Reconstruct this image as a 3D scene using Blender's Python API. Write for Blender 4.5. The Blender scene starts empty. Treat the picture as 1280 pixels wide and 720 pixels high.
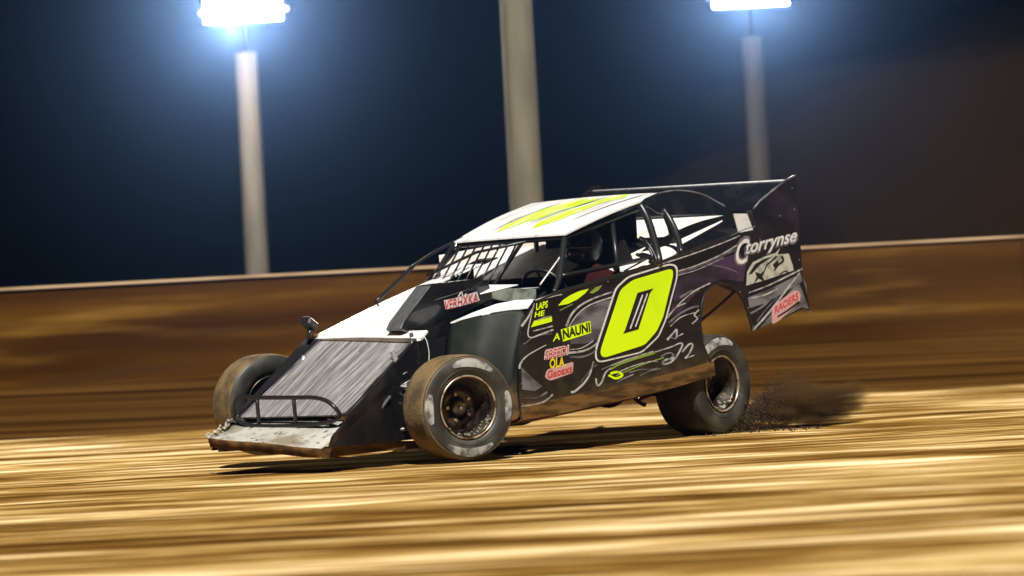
import bpy, bmesh, math, random
from mathutils import Vector, Matrix, noise
random.seed(7)
C = bpy.context.scene.collection
sc = bpy.context.scene
rad = math.radians

# ------------------------------------------------------------------ camera frame and car frame
F = 4180.0; CH = 0.911; ROLL = rad(3.1); PIT = math.atan(34.5 / F)
cr, sr = math.cos(ROLL), math.sin(ROLL); cp, sp = math.cos(PIT), math.sin(PIT)
FW = Vector((0, cp, sp)); U0 = Vector((0, -sp, cp)); X0 = Vector((1, 0, 0))
RC = cr * X0 - sr * U0; UC = sr * X0 + cr * U0
CAM = Vector((0, 0, CH))
YAW = rad(38)
FX = Vector((-math.sin(YAW), -math.cos(YAW), 0)); LY = Vector((math.cos(YAW), -math.sin(YAW), 0))
ORG = Vector((-1.07194, 21.82355, 0))
ROTZ = math.atan2(FX.y, FX.x)

def un(px, py, ax, v):
    """survey helper: where a sight line meets the car-frame plane coordinate[ax] = v"""
    d = FW + RC * ((px - 640) / F) - UC * ((py - 360) / F)
    c = CAM - ORG
    cl = [c.dot(FX), c.dot(LY), c.z]; dl = [d.dot(FX), d.dot(LY), d.z]
    t = (v - cl[ax]) / dl[ax]
    return Vector([cl[i] + t * dl[i] for i in range(3)])

def side(px, py, off=0.0):
    return un(px, py, 1, 0.9 + off)

def tumble(px, py, off=0.0):                      # greenhouse plane leaning inwards above the sill
    y = 0.8
    for _ in range(12):
        p = un(px, py, 1, y + off)
        y = 0.9 - max(0, p.z - 1.25) * 0.70
    return p

# ------------------------------------------------------------------ materials
def mat(name, col, rough=0.6, metal=0.0, coat=0.0, spec=0.5):
    m = bpy.data.materials.new(name); m.use_nodes = True
    b = m.node_tree.nodes['Principled BSDF']
    b.inputs['Base Color'].default_value = (*col, 1); b.inputs['Roughness'].default_value = rough
    b.inputs['Metallic'].default_value = metal; b.inputs['Coat Weight'].default_value = coat
    b.inputs['Specular IOR Level'].default_value = spec
    return m

def N(m, t, **kw):
    n = m.node_tree.nodes.new(t)
    for k, v in kw.items(): setattr(n, k, v)
    return n

def noisy(m, scale, c1, c2, lo=0.4, hi=0.6, stretch=(1, 1, 1), detail=5, bump=0.0, rough=None, rot=(0, 0, 0), base=None):
    """mix colour c2 over base/c1 by a stretched noise mask; returns colour socket"""
    nt = m.node_tree; L = nt.links.new
    b = nt.nodes['Principled BSDF']
    tc = N(m, 'ShaderNodeTexCoord'); mp = N(m, 'ShaderNodeMapping')
    mp.inputs['Scale'].default_value = stretch; mp.inputs['Rotation'].default_value = rot
    ns = N(m, 'ShaderNodeTexNoise'); ns.inputs['Scale'].default_value = scale; ns.inputs['Detail'].default_value = detail
    L(tc.outputs['Object'], mp.inputs[0]); L(mp.outputs[0], ns.inputs['Vector'])
    mr = N(m, 'ShaderNodeMapRange', interpolation_type='SMOOTHSTEP')
    mr.inputs[1].default_value = lo; mr.inputs[2].default_value = hi
    L(ns.outputs[0], mr.inputs[0])
    mx = N(m, 'ShaderNodeMix', data_type='RGBA')
    L(mr.outputs[0], mx.inputs[0])
    if base: L(base, mx.inputs[6])
    else: mx.inputs[6].default_value = (*c1, 1)
    mx.inputs[7].default_value = (*c2, 1)
    L(mx.outputs[2], b.inputs['Base Color'])
    if rough is not None:
        rr = N(m, 'ShaderNodeMapRange'); rr.inputs[3].default_value = rough[0]; rr.inputs[4].default_value = rough[1]
        L(mr.outputs[0], rr.inputs[0]); L(rr.outputs[0], b.inputs['Roughness'])
    if bump:
        bp = N(m, 'ShaderNodeBump'); bp.inputs['Strength'].default_value = bump; bp.inputs['Distance'].default_value = 0.01
        L(ns.outputs[0], bp.inputs['Height']); L(bp.outputs[0], b.inputs['Normal'])
    return mx.outputs[2]

def mud(m, base, z0, z1, col=(0.16, 0.09, 0.035), amt=0.9):
    """dried mud thrown over the lower part of a panel, ragged by noise"""
    nt = m.node_tree; L = nt.links.new; b = nt.nodes['Principled BSDF']
    tc = N(m, 'ShaderNodeTexCoord'); sx = N(m, 'ShaderNodeSeparateXYZ'); L(tc.outputs['Object'], sx.inputs[0])
    # panel rakes upwards to the rear
    ml = N(m, 'ShaderNodeMath', operation='MULTIPLY'); ml.inputs[1].default_value = 0.085; L(sx.outputs[0], ml.inputs[0])
    ad = N(m, 'ShaderNodeMath', operation='ADD'); L(sx.outputs[2], ad.inputs[0]); L(ml.outputs[0], ad.inputs[1])
    ns = N(m, 'ShaderNodeTexNoise'); ns.inputs['Scale'].default_value = 9; ns.inputs['Detail'].default_value = 8
    L(tc.outputs['Object'], ns.inputs['Vector'])
    m2 = N(m, 'ShaderNodeMath', operation='MULTIPLY_ADD'); m2.inputs[1].default_value = 0.45; L(ns.outputs[0], m2.inputs[0]); L(ad.outputs[0], m2.inputs[2])
    mr = N(m, 'ShaderNodeMapRange', interpolation_type='SMOOTHSTEP')
    mr.inputs[1].default_value = z0 + 0.22; mr.inputs[2].default_value = z1 + 0.22
    mr.inputs[3].default_value = amt; mr.inputs[4].default_value = 0.0
    L(m2.outputs[0], mr.inputs[0])
    mx = N(m, 'ShaderNodeMix', data_type='RGBA'); L(mr.outputs[0], mx.inputs[0])
    if isinstance(base, tuple): mx.inputs[6].default_value = (*base, 1)
    else: L(base, mx.inputs[6])
    mx.inputs[7].default_value = (*col, 1); L(mx.outputs[2], b.inputs['Base Color'])
    rr = N(m, 'ShaderNodeMapRange'); rr.inputs[3].default_value = b.inputs['Roughness'].default_value; rr.inputs[4].default_value = 0.9
    L(mr.outputs[0], rr.inputs[0]); L(rr.outputs[0], b.inputs['Roughness'])
    return mx.outputs[2]

M = {}
M['black'] = mat('black_paint', (0.012, 0.012, 0.014), 0.28, coat=0.5)
noisy(M['black'], 5, (0.007, 0.007, 0.008), (0.016, 0.014, 0.013), 0.5, 0.8, rough=(0.25, 0.45))
M['side'] = mat('side_paint', (0.012, 0.012, 0.014), 0.3, coat=0.2, spec=0.35)
s = noisy(M['side'], 2.2, (0.006, 0.006, 0.008), (0.022, 0.014, 0.028), 0.50, 0.70, stretch=(1, 1, 2.2), rot=(0, rad(-18), 0))
s = noisy(M['side'], 30, None, (0.05, 0.038, 0.026), 0.64, 0.85, base=s, detail=9)
_b = M['side'].node_tree.nodes['Principled BSDF']; _n = N(M['side'], 'ShaderNodeTexNoise'); _n.inputs['Scale'].default_value = 4.5; _n.inputs['Detail'].default_value = 1
_p = N(M['side'], 'ShaderNodeBump'); _p.inputs['Distance'].default_value = 0.02; _p.inputs['Strength'].default_value = 0.6
_t = N(M['side'], 'ShaderNodeTexCoord'); M['side'].node_tree.links.new(_t.outputs['Object'], _n.inputs['Vector']); M['side'].node_tree.links.new(_n.outputs[0], _p.inputs['Height']); M['side'].node_tree.links.new(_p.outputs[0], _b.inputs['Normal'])
mud(M['side'], s, 0.20, 0.40, col=(0.05, 0.031, 0.012))
M['fender'] = mat('fender_paint', (0.02, 0.026, 0.02), 0.55, spec=0.2)
s = noisy(M['fender'], 6, (0.007, 0.009, 0.007), (0.018, 0.022, 0.013), 0.42, 0.75)
mud(M['fender'], s, 0.2, 0.42)
M['white'] = mat('white_paint', (0.78, 0.78, 0.80), 0.4, coat=0.2)
s = noisy(M['white'], 3, (0.80, 0.80, 0.82), (0.55, 0.53, 0.52), 0.5, 0.75, stretch=(0.6, 4, 2), detail=9)
s = noisy(M['white'], 55, None, (0.30, 0.24, 0.17), 0.66, 0.8, base=s, detail=6)
M['deckwhite'] = mat('deck_white', (0.74, 0.72, 0.68), 0.5)
noisy(M['deckwhite'], 4, (0.80, 0.79, 0.77), (0.58, 0.52, 0.44), 0.42, 0.7, stretch=(0.5, 5, 2), detail=8)
M['plate'] = mat('scuffed_grey', (0.25, 0.24, 0.24), 0.45)
s = noisy(M['plate'], 7, (0.29, 0.28, 0.288), (0.12, 0.115, 0.12), 0.36, 0.64, stretch=(0.3, 8, 0.3), detail=10, bump=0.3)
s = noisy(M['plate'], 11, None, (0.035, 0.03, 0.03), 0.59, 0.66, stretch=(0.5, 16, 0.5), base=s, detail=8)
s = noisy(M['plate'], 16, None, (0.55, 0.54, 0.54), 0.63, 0.72, stretch=(0.4, 8, 0.4), base=s, detail=8)
M['lip'] = mat('lip_plastic', (0.4, 0.4, 0.36), 0.5)
s = noisy(M['lip'], 4, (0.42, 0.42, 0.38), (0.22, 0.19, 0.14), 0.45, 0.65, detail=8)
s = noisy(M['lip'], 22, None, (0.12, 0.075, 0.035), 0.56, 0.68, base=s, detail=8)
M['mud'] = mat('caked_mud', (0.3, 0.17, 0.06), 0.95, spec=0.1)
noisy(M['mud'], 7, (0.13, 0.068, 0.020), (0.045, 0.024, 0.008), 0.4, 0.65, detail=9, stretch=(0.6, 1.5, 3), bump=0.6)
M['tube'] = mat('black_tube', (0.012, 0.012, 0.012), 0.35)
M['matblack'] = mat('dark_interior', (0.008, 0.007, 0.007), 0.9, spec=0.1)
M['grey'] = mat('grey_metal', (0.10, 0.105, 0.115), 0.35, metal=0.3)
noisy(M['grey'], 14, (0.12, 0.125, 0.135), (0.07, 0.07, 0.075), 0.4, 0.7, stretch=(1, 6, 1))
M['dash'] = mat('bare_aluminium', (0.22, 0.25, 0.22), 0.5, metal=0.2)
noisy(M['dash'], 14, (0.24, 0.27, 0.23), (0.09, 0.10, 0.08), 0.4, 0.7)
M['green'] = mat('fluorescent_green', (0.66, 0.93, 0.0), 0.45)
noisy(M['green'], 3, (0.68, 0.96, 0.0), (0.56, 0.84, 0.0), 0.4, 0.8, detail=8)
M['gfade'] = mat('scuffed_green', (0.6, 0.85, 0.1), 0.5)
noisy(M['gfade'], 5, (0.52, 0.88, 0.0), (0.74, 0.80, 0.55), 0.46, 0.66, stretch=(0.7, 7, 1), detail=9)
M['dgreen'] = mat('dirty_green', (0.2, 0.3, 0.04), 0.6)
M['line'] = mat('white_vinyl', (0.62, 0.62, 0.64), 0.4)
noisy(M['line'], 20, (0.68, 0.68, 0.70), (0.28, 0.27, 0.26), 0.5, 0.8, detail=6)
M['dull'] = mat('dull_vinyl', (0.34, 0.34, 0.34), 0.5)
noisy(M['dull'], 18, (0.46, 0.46, 0.47), (0.14, 0.13, 0.12), 0.42, 0.7, detail=8)
M['lgrey'] = mat('grey_vinyl', (0.16, 0.16, 0.17), 0.35)
noisy(M['lgrey'], 4, (0.17, 0.17, 0.19), (0.05, 0.045, 0.055), 0.35, 0.65, stretch=(1, 1, 3))
M['purple'] = mat('purple_vinyl', (0.05, 0.025, 0.065), 0.3, coat=0.3)
noisy(M['purple'], 4, (0.055, 0.028, 0.07), (0.014, 0.012, 0.018), 0.35, 0.65, stretch=(1, 1, 3), rot=(0, rad(-20), 0))
M['emblem'] = mat('pale_emblem', (0.40, 0.40, 0.36), 0.5)
noisy(M['emblem'], 12, (0.46, 0.46, 0.41), (0.22, 0.22, 0.20), 0.45, 0.7)
M['ink'] = mat('black_vinyl', (0.008, 0.008, 0.009), 0.35)
M['red'] = mat('red_vinyl', (0.55, 0.05, 0.06), 0.5)
M['pink'] = mat('pink_vinyl', (0.55, 0.32, 0.32), 0.5)
M['sticker'] = mat('sticker_white', (0.66, 0.62, 0.60), 0.5)
noisy(M['sticker'], 30, (0.70, 0.66, 0.64), (0.4, 0.33, 0.28), 0.5, 0.75)
M['yellow'] = mat('yellow_vinyl', (0.75, 0.6, 0.02), 0.5)
M['rubber'] = mat('tyre_rubber', (0.022, 0.021, 0.019), 0.62)
noisy(M['rubber'], 6, (0.020, 0.020, 0.018), (0.055, 0.048, 0.036), 0.42, 0.7, detail=9, rough=(0.5, 0.8))
M['tread'] = mat('muddy_tread', (0.12, 0.08, 0.035), 0.85)
noisy(M['tread'], 6, (0.17, 0.115, 0.05), (0.075, 0.05, 0.025), 0.4, 0.65, detail=9, bump=0.4)
M['dtread'] = mat('dark_tread', (0.03, 0.025, 0.02), 0.8)
noisy(M['dtread'], 6, (0.018, 0.016, 0.014), (0.05, 0.035, 0.02), 0.45, 0.7, detail=9)
M['chalk'] = mat('worn_lettering', (0.25, 0.25, 0.25), 0.6)
noisy(M['chalk'], 16, (0.34, 0.34, 0.34), (0.06, 0.06, 0.055), 0.38, 0.66, detail=9)
M['rim'] = mat('rim_metal', (0.5, 0.42, 0.32), 0.32, metal=0.75)
noisy(M['rim'], 12, (0.62, 0.53, 0.42), (0.16, 0.10, 0.05), 0.48, 0.62, detail=8)
M['rimdark'] = mat('rim_barrel', (0.08, 0.06, 0.045), 0.35, metal=0.6)
noisy(M['rimdark'], 8, (0.09, 0.07, 0.05), (0.015, 0.011, 0.008), 0.4, 0.62, detail=8, bump=0.5)
M['spring'] = mat('spring_yellow', (0.3, 0.3, 0.3), 0.4, metal=0.5)
M['redtube'] = mat('dark_red_tube', (0.10, 0.015, 0.012), 0.4)
M['suit'] = mat('dark_red_cloth', (0.028, 0.005, 0.005), 0.9, spec=0.1)
M['helmet'] = mat('helmet_shell', (0.02, 0.02, 0.02), 0.4)
noisy(M['helmet'], 9, (0.01, 0.01, 0.01), (0.75, 0.75, 0.75), 0.64, 0.66, detail=2)
M['visor'] = mat('visor', (0.01, 0.01, 0.012), 0.08, coat=0.8)
M['glove'] = mat('black_glove', (0.015, 0.015, 0.015), 0.7)
M['skin'] = mat('skin', (0.45, 0.27, 0.19), 0.5)

# ------------------------------------------------------------------ mesh helpers
def link(name, bm, m, parent=None, smooth=False, loc=None):
    me = bpy.data.meshes.new(name); bmesh.ops.recalc_face_normals(bm, faces=bm.faces[:])
    if smooth:
        for f in bm.faces: f.smooth = True
    bm.to_mesh(me); bm.free()
    for x in (m if isinstance(m, (list, tuple)) else [m]): me.materials.append(x)
    o = bpy.data.objects.new(name, me); C.objects.link(o)
    if parent: o.parent = parent
    if loc: o.location = loc
    if smooth:
        md = o.modifiers.new('edge', 'EDGE_SPLIT'); md.split_angle = rad(38)
    return o

def tag(o, label=None, cat=None, group=None, kind=None):
    if label: o['label'] = label
    if cat: o['category'] = cat
    if group: o['group'] = group
    if kind: o['kind'] = kind
    return o

def empty(name, loc, rz=0.0):
    o = bpy.data.objects.new(name, None); C.objects.link(o); o.location = loc; o.rotation_euler = (0, 0, rz)
    o.empty_display_size = 0.2
    return o

def prism(bm, pts, vec, mi=0):
    """closed slab: polygon pts pushed by vec"""
    a = [bm.verts.new(p) for p in pts]; vec = Vector(vec); b = [bm.verts.new(Vector(p) + vec) for p in pts]
    n = len(pts); fs = [bm.faces.new(a), bm.faces.new(b[::-1])]
    for i in range(n): fs.append(bm.faces.new((a[i], b[i], b[(i + 1) % n], a[(i + 1) % n])))
    for f in fs: f.material_index = mi
    return fs

def box(bm, lo, hi, mi=0, mtx=None):
    x0, y0, z0 = lo; x1, y1, z1 = hi
    pts = [Vector(p) for p in ((x0, y0, z0), (x1, y0, z0), (x1, y1, z0), (x0, y1, z0))]
    if mtx: pts = [mtx @ p for p in pts]; v = (mtx.to_3x3() @ Vector((0, 0, z1 - z0)))
    else: v = Vector((0, 0, z1 - z0))
    return prism(bm, pts, v, mi)

def smooth_path(pts, k=4):
    pts = [Vector(p) for p in pts]
    if len(pts) < 3: return pts
    out = []
    for i in range(len(pts) - 1):
        p0 = pts[max(i - 1, 0)]; p1 = pts[i]; p2 = pts[i + 1]; p3 = pts[min(i + 2, len(pts) - 1)]
        for j in range(k):
            t = j / k
            out.append(0.5 * ((2 * p1) + (p2 - p0) * t + (2 * p0 - 5 * p1 + 4 * p2 - p3) * t * t + (3 * p1 - p0 - 3 * p2 + p3) * t ** 3))
    out.append(pts[-1]); return out

def tube(bm, pts, r, seg=10, closed=False, mi=0):
    pts = [Vector(p) for p in pts]; n = len(pts); rings = []
    rr = r if isinstance(r, (list, tuple)) else [r] * n
    up = Vector((0.13, 0.31, 0.94)).normalized()
    for i, p in enumerate(pts):
        if closed: d = pts[(i + 1) % n] - pts[i - 1]
        else: d = pts[min(i + 1, n - 1)] - pts[max(i - 1, 0)]
        d.normalize()
        a = d.cross(up)
        if a.length < 1e-3: a = d.cross(Vector((1, 0, 0)))
        a.normalize(); b = d.cross(a)
        rings.append([bm.verts.new(p + (a * math.cos(q) + b * math.sin(q)) * rr[i]) for q in [2 * math.pi * k / seg for k in range(seg)]])
    m = n if closed else n - 1
    for i in range(m):
        A, B = rings[i], rings[(i + 1) % n]
        for k in range(seg):
            f = bm.faces.new((A[k], A[(k + 1) % seg], B[(k + 1) % seg], B[k])); f.smooth = True; f.material_index = mi
    if not closed:
        bm.faces.new(rings[0][::-1]).material_index = mi; bm.faces.new(rings[-1]).material_index = mi

def lathe(bm, prof, seg=64, mi=0, closed=True):
    """prof: (axial y, radius) list, spun about y"""
    rings = []
    for (y, r) in prof:
        rings.append([bm.verts.new((r * math.cos(2 * math.pi * k / seg), y, r * math.sin(2 * math.pi * k / seg))) for k in range(seg)])
    n = len(prof); m = n if closed else n - 1
    for i in range(m):
        A, B = rings[i], rings[(i + 1) % n]
        for k in range(seg):
            f = bm.faces.new((A[k], A[(k + 1) % seg], B[(k + 1) % seg], B[k])); f.material_index = mi if not callable(mi) else mi(i); f.smooth = True

# ------------------------------------------------------------------ decals on the panels
def rounded(pts, r, k=5):
    out = []; n = len(pts)
    for i in range(n):
        p = Vector(pts[i] + (0,)); a = Vector(pts[i - 1] + (0,)); b = Vector(pts[(i + 1) % n] + (0,))
        rr = r[i] if isinstance(r, (list, tuple)) else r
        u = (a - p); v = (b - p); ru = min(rr, u.length * 0.48); rv = min(rr, v.length * 0.48)
        s_, e_ = p + u.normalized() * ru, p + v.normalized() * rv
        for j in range(k + 1):
            t = j / k; q = s_ * (1 - t) ** 2 + p * 2 * t * (1 - t) + e_ * t * t
            out.append((q.x, q.y))
    return out

def decal(bm, poly, off, mi=0, surf=side, th=0.0012):
    pts = [surf(x, y, off) for x, y in poly]
    prism(bm, pts, (0, -th, 0), mi)

def stroke(bm, line, w, off, mi=0, surf=side, k=5, th=0.0012):
    """a painted line of width w; w may taper as a tuple"""
    pts = smooth_path([(x, y, 0) for x, y in line], k); n = len(pts)
    L_, R_ = [], []
    for i, p in enumerate(pts):
        d = (pts[min(i + 1, n - 1)] - pts[max(i - 1, 0)]).normalized(); nn = Vector((-d.y, d.x, 0))
        t = i / (n - 1)
        ww = (w[0] + (w[1] - w[0]) * t) if isinstance(w, tuple) else w
        L_.append(p + nn * ww / 2); R_.append(p - nn * ww / 2)
    A = [bm.verts.new(surf(p.x, p.y, off)) for p in L_]; B = [bm.verts.new(surf(p.x, p.y, off)) for p in R_]
    vec = Vector((0, -th, 0))
    A2 = [bm.verts.new(v.co + vec) for v in A]; B2 = [bm.verts.new(v.co + vec) for v in B]
    for i in range(n - 1):
        for q in ((A[i], A[i + 1], B[i + 1], B[i]), (A2[i], B2[i], B2[i + 1], A2[i + 1]), (A[i], A2[i], A2[i + 1], A[i + 1]), (B[i], B[i + 1], B2[i + 1], B2[i])):
            bm.faces.new(q).material_index = mi
    for i in (0, n - 1): bm.faces.new((A[i], B[i], B2[i], A2[i])).material_index = mi

def text(bm, s, origin, ex, ey, off, mi=0, surf=side, th=0.0012, shear=0.0, fat=0.0, fit=True):
    """lettering: string s laid with its width along ex and its height along ey"""
    cu = bpy.data.curves.new('t', 'FONT'); cu.body = s; cu.size = 1; cu.shear = shear; cu.offset = fat; cu.resolution_u = 3
    o = bpy.data.objects.new('t', cu); C.objects.link(o)
    bpy.context.view_layer.update()
    me = bpy.data.meshes.new_from_object(o.evaluated_get(bpy.context.evaluated_depsgraph_get()))
    xs = [v.co.x for v in me.vertices]; ys = [v.co.y for v in me.vertices]
    x0, x1, y0, y1 = min(xs), max(xs), min(ys), max(ys)
    tb = bmesh.new(); tb.from_mesh(me)
    vm = {}
    for v in tb.verts:
        u = (v.co.x - x0) / (x1 - x0); w = (v.co.y - y0) / (y1 - y0)
        px = origin[0] + ex[0] * u + ey[0] * w; py = origin[1] + ex[1] * u + ey[1] * w
        vm[v] = bm.verts.new(surf(px, py, off))
    for f in tb.faces:
        try: bm.faces.new([vm[v] for v in f.verts]).material_index = mi
        except ValueError: pass
    tb.free(); bpy.data.objects.remove(o); bpy.data.meshes.remove(me); bpy.data.curves.remove(cu)

# ================================================================== GROUND
def gz(x, y):
    w0 = 38 + 0.14 * x                                   # foot of the wall
    t = (y - (w0 - 5.6)) / 5.4
    z = 0.44 * max(0, min(1, t)) ** 1.3
    return z

def ground():
    bm = bmesh.new()
    xs = [-400, -120, -40, -20, -14] + [-11 + i * 0.45 for i in range(50)] + [14, 20, 40, 120, 400]
    ys = [-60, -10, 4] ; y = 8.5
    while y < 46: ys.append(y); y += 0.045 if y < 17 else (0.07 if y < 27 else 0.11)
    ys += [60, 100, 200, 400, 700]
    grid = []
    for yy in ys:
        row = []
        for xx in xs:
            z = gz(xx, yy)
            near = 1 if 8 < yy < 40 and abs(xx) < 15 else 0
            if near:
                a = noise.noise(Vector((xx * 0.14, yy * 2.2, 3.1))) * 0.034
                a += noise.noise(Vector((xx * 0.5, yy * 5.0, 9.7))) * 0.014
                a += noise.noise(Vector((xx * 0.06, yy * 0.8, 1.7))) * 0.025
                lx = (xx - ORG.x) * FX.x + (yy - ORG.y) * FX.y; ly = (xx - ORG.x) * LY.x + (yy - ORG.y) * LY.y
                flat = 0.35 if (-3.6 < lx < 1.2 and -1.6 < ly < 1.6) else 1.0
                z += a * flat - (0.02 if flat == 1 else 0.006)
            row.append(bm.verts.new((xx, yy, z)))
        grid.append(row)
    for j in range(len(ys) - 1):
        for i in range(len(xs) - 1):
            bm.faces.new((grid[j][i], grid[j][i + 1], grid[j + 1][i + 1], grid[j + 1][i])).smooth = True
    m = mat('track_dirt', (0.4, 0.25, 0.1), 0.95, spec=0.0)
    nt = m.node_tree; L = nt.links.new; b = nt.nodes['Principled BSDF']; b.inputs['Specular Tint'].default_value = (1.0, 0.72, 0.36, 1)
    tc = N(m, 'ShaderNodeTexCoord')
    def st(sx_, sy_, scale, detail=3, rough=0.5, off=0):
        mp = N(m, 'ShaderNodeMapping'); mp.inputs['Scale'].default_value = (sx_, sy_, 0.0); mp.inputs['Location'].default_value = (off, off * 2, 0)
        mp.inputs['Rotation'].default_value = (0, 0, 0)
        ns = N(m, 'ShaderNodeTexNoise'); ns.inputs['Scale'].default_value = scale; ns.inputs['Detail'].default_value = detail
        ns.inputs['Roughness'].default_value = rough
        L(tc.outputs['Object'], mp.inputs[0]); L(mp.outputs[0], ns.inputs['Vector']); return ns.outputs[0]
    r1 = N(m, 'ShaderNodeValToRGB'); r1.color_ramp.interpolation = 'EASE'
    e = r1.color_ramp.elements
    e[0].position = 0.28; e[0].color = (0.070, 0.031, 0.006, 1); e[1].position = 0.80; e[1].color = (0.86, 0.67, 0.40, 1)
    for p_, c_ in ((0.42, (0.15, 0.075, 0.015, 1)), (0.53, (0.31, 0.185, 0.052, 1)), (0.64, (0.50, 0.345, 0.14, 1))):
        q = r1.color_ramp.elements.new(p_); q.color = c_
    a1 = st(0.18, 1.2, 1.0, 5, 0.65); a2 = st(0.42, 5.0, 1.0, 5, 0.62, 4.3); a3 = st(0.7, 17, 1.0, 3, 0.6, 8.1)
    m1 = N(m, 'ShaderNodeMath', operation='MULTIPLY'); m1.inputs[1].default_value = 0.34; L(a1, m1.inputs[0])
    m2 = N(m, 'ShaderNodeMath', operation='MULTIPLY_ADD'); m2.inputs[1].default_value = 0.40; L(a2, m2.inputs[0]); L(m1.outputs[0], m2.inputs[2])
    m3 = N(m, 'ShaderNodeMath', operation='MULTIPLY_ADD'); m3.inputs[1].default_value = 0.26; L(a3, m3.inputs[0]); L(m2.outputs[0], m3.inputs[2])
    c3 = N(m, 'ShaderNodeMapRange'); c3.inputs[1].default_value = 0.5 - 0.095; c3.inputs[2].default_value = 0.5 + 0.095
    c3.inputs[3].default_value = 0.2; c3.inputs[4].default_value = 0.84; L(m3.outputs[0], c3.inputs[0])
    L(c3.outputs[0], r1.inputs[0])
    # loose dirt bank below the wall; its dark colour paints in the wall's shadow
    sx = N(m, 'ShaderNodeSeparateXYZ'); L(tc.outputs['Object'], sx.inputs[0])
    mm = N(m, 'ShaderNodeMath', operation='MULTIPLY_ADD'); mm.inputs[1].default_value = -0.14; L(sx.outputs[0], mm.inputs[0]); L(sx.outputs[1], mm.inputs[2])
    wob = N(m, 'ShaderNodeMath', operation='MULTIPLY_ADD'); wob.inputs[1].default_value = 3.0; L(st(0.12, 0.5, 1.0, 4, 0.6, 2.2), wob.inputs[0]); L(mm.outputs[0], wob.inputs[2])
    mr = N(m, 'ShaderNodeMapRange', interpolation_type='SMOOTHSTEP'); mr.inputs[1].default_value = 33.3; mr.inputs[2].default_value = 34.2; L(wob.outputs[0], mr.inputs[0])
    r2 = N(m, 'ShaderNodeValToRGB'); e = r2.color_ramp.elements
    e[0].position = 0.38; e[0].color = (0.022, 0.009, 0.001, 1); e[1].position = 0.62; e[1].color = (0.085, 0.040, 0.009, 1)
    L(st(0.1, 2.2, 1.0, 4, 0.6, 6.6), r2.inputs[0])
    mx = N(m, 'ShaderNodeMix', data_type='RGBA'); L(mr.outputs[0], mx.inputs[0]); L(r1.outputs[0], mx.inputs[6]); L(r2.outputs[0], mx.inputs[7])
    # streak and bank colours join as the base colour
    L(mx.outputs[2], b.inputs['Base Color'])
    bp = N(m, 'ShaderNodeBump'); bp.inputs['Strength'].default_value = 0.7; bp.inputs['Distance'].default_value = 0.03
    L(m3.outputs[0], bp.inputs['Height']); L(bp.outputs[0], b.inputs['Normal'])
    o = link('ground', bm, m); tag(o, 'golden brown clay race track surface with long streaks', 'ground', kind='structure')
ground()

# ================================================================== WALL
def wall():
    root = empty('track_wall', (0, 38, 0), math.atan(0.14))
    tag(root, 'long low brown dirt-stained wall with a pale top edge behind the race car', 'wall')
    m = mat('stained_wall', (0.2, 0.1, 0.035), 0.95, spec=0.0)
    s = noisy(m, 1.0, (0.082, 0.034, 0.004), (0.036, 0.014, 0.002), 0.35, 0.65, stretch=(0.16, 1, 2.2), detail=6)
    s = noisy(m, 1.0, None, (0.20, 0.105, 0.018), 0.50, 0.76, stretch=(0.30, 1, 3.6), base=s, detail=5)
    s = noisy(m, 1.6, None, (0.045, 0.022, 0.009), 0.56, 0.7, stretch=(0.2, 1, 5), base=s, detail=6)
    bm = bmesh.new(); x = -60
    while x < 60:
        box(bm, (x + 0.006, 0, 0.2), (x + 5.994, 0.25, 1.495)); x += 6
    link('barrier', bm, m, root)
    bm = bmesh.new(); box(bm, (-60, -0.03, 1.497), (60, 0.28, 1.524))
    cm = mat('pale_coping', (0.6, 0.5, 0.38), 0.6); noisy(cm, 2, (0.56, 0.40, 0.24), (0.30, 0.18, 0.09), 0.45, 0.7, stretch=(0.3, 1, 1))
    link('coping', bm, cm, root)
wall()

# ================================================================== LIGHT POLES
def wpt(px, py, Y):
    d = FW + RC * ((px - 640) / F) - UC * ((py - 360) / F)
    return CAM + d * (Y / d.y)

def pole(px, Y, r0, ztop, label, base, taper=0.92):
    p = wpt(px, 340, Y)
    root = empty('light_pole', (p.x, Y, gz(p.x, Y) if Y < 46 else 0.44))
    tag(root, label, 'light pole', 'light poles behind the wall')
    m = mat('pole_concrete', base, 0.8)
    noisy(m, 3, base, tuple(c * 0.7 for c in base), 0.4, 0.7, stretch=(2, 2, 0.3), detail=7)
    bm = bmesh.new(); n = 9
    zs = [(-1.0 + (ztop + 0.56) * i / (n - 1)) for i in range(n)]
    tube(bm, [(0, 0, z) for z in zs], [r0 * (1 - (1 - taper) * i / (n - 1)) for i in range(n)], 20)
    link('shaft', bm, m, root)
    return root

em = bpy.data.materials.new('lamp_lens'); em.use_nodes = True
b = em.node_tree.nodes['Principled BSDF']; b.inputs['Emission Color'].default_value = (0.86, 0.92, 1, 1); b.inputs['Emission Strength'].default_value = 28
b.inputs['Base Color'].default_value = (0.8, 0.8, 0.8, 1)
M['lens'] = em; M['housing'] = mat('lamp_housing', (0.25, 0.25, 0.26), 0.45, metal=0.6)

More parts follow.
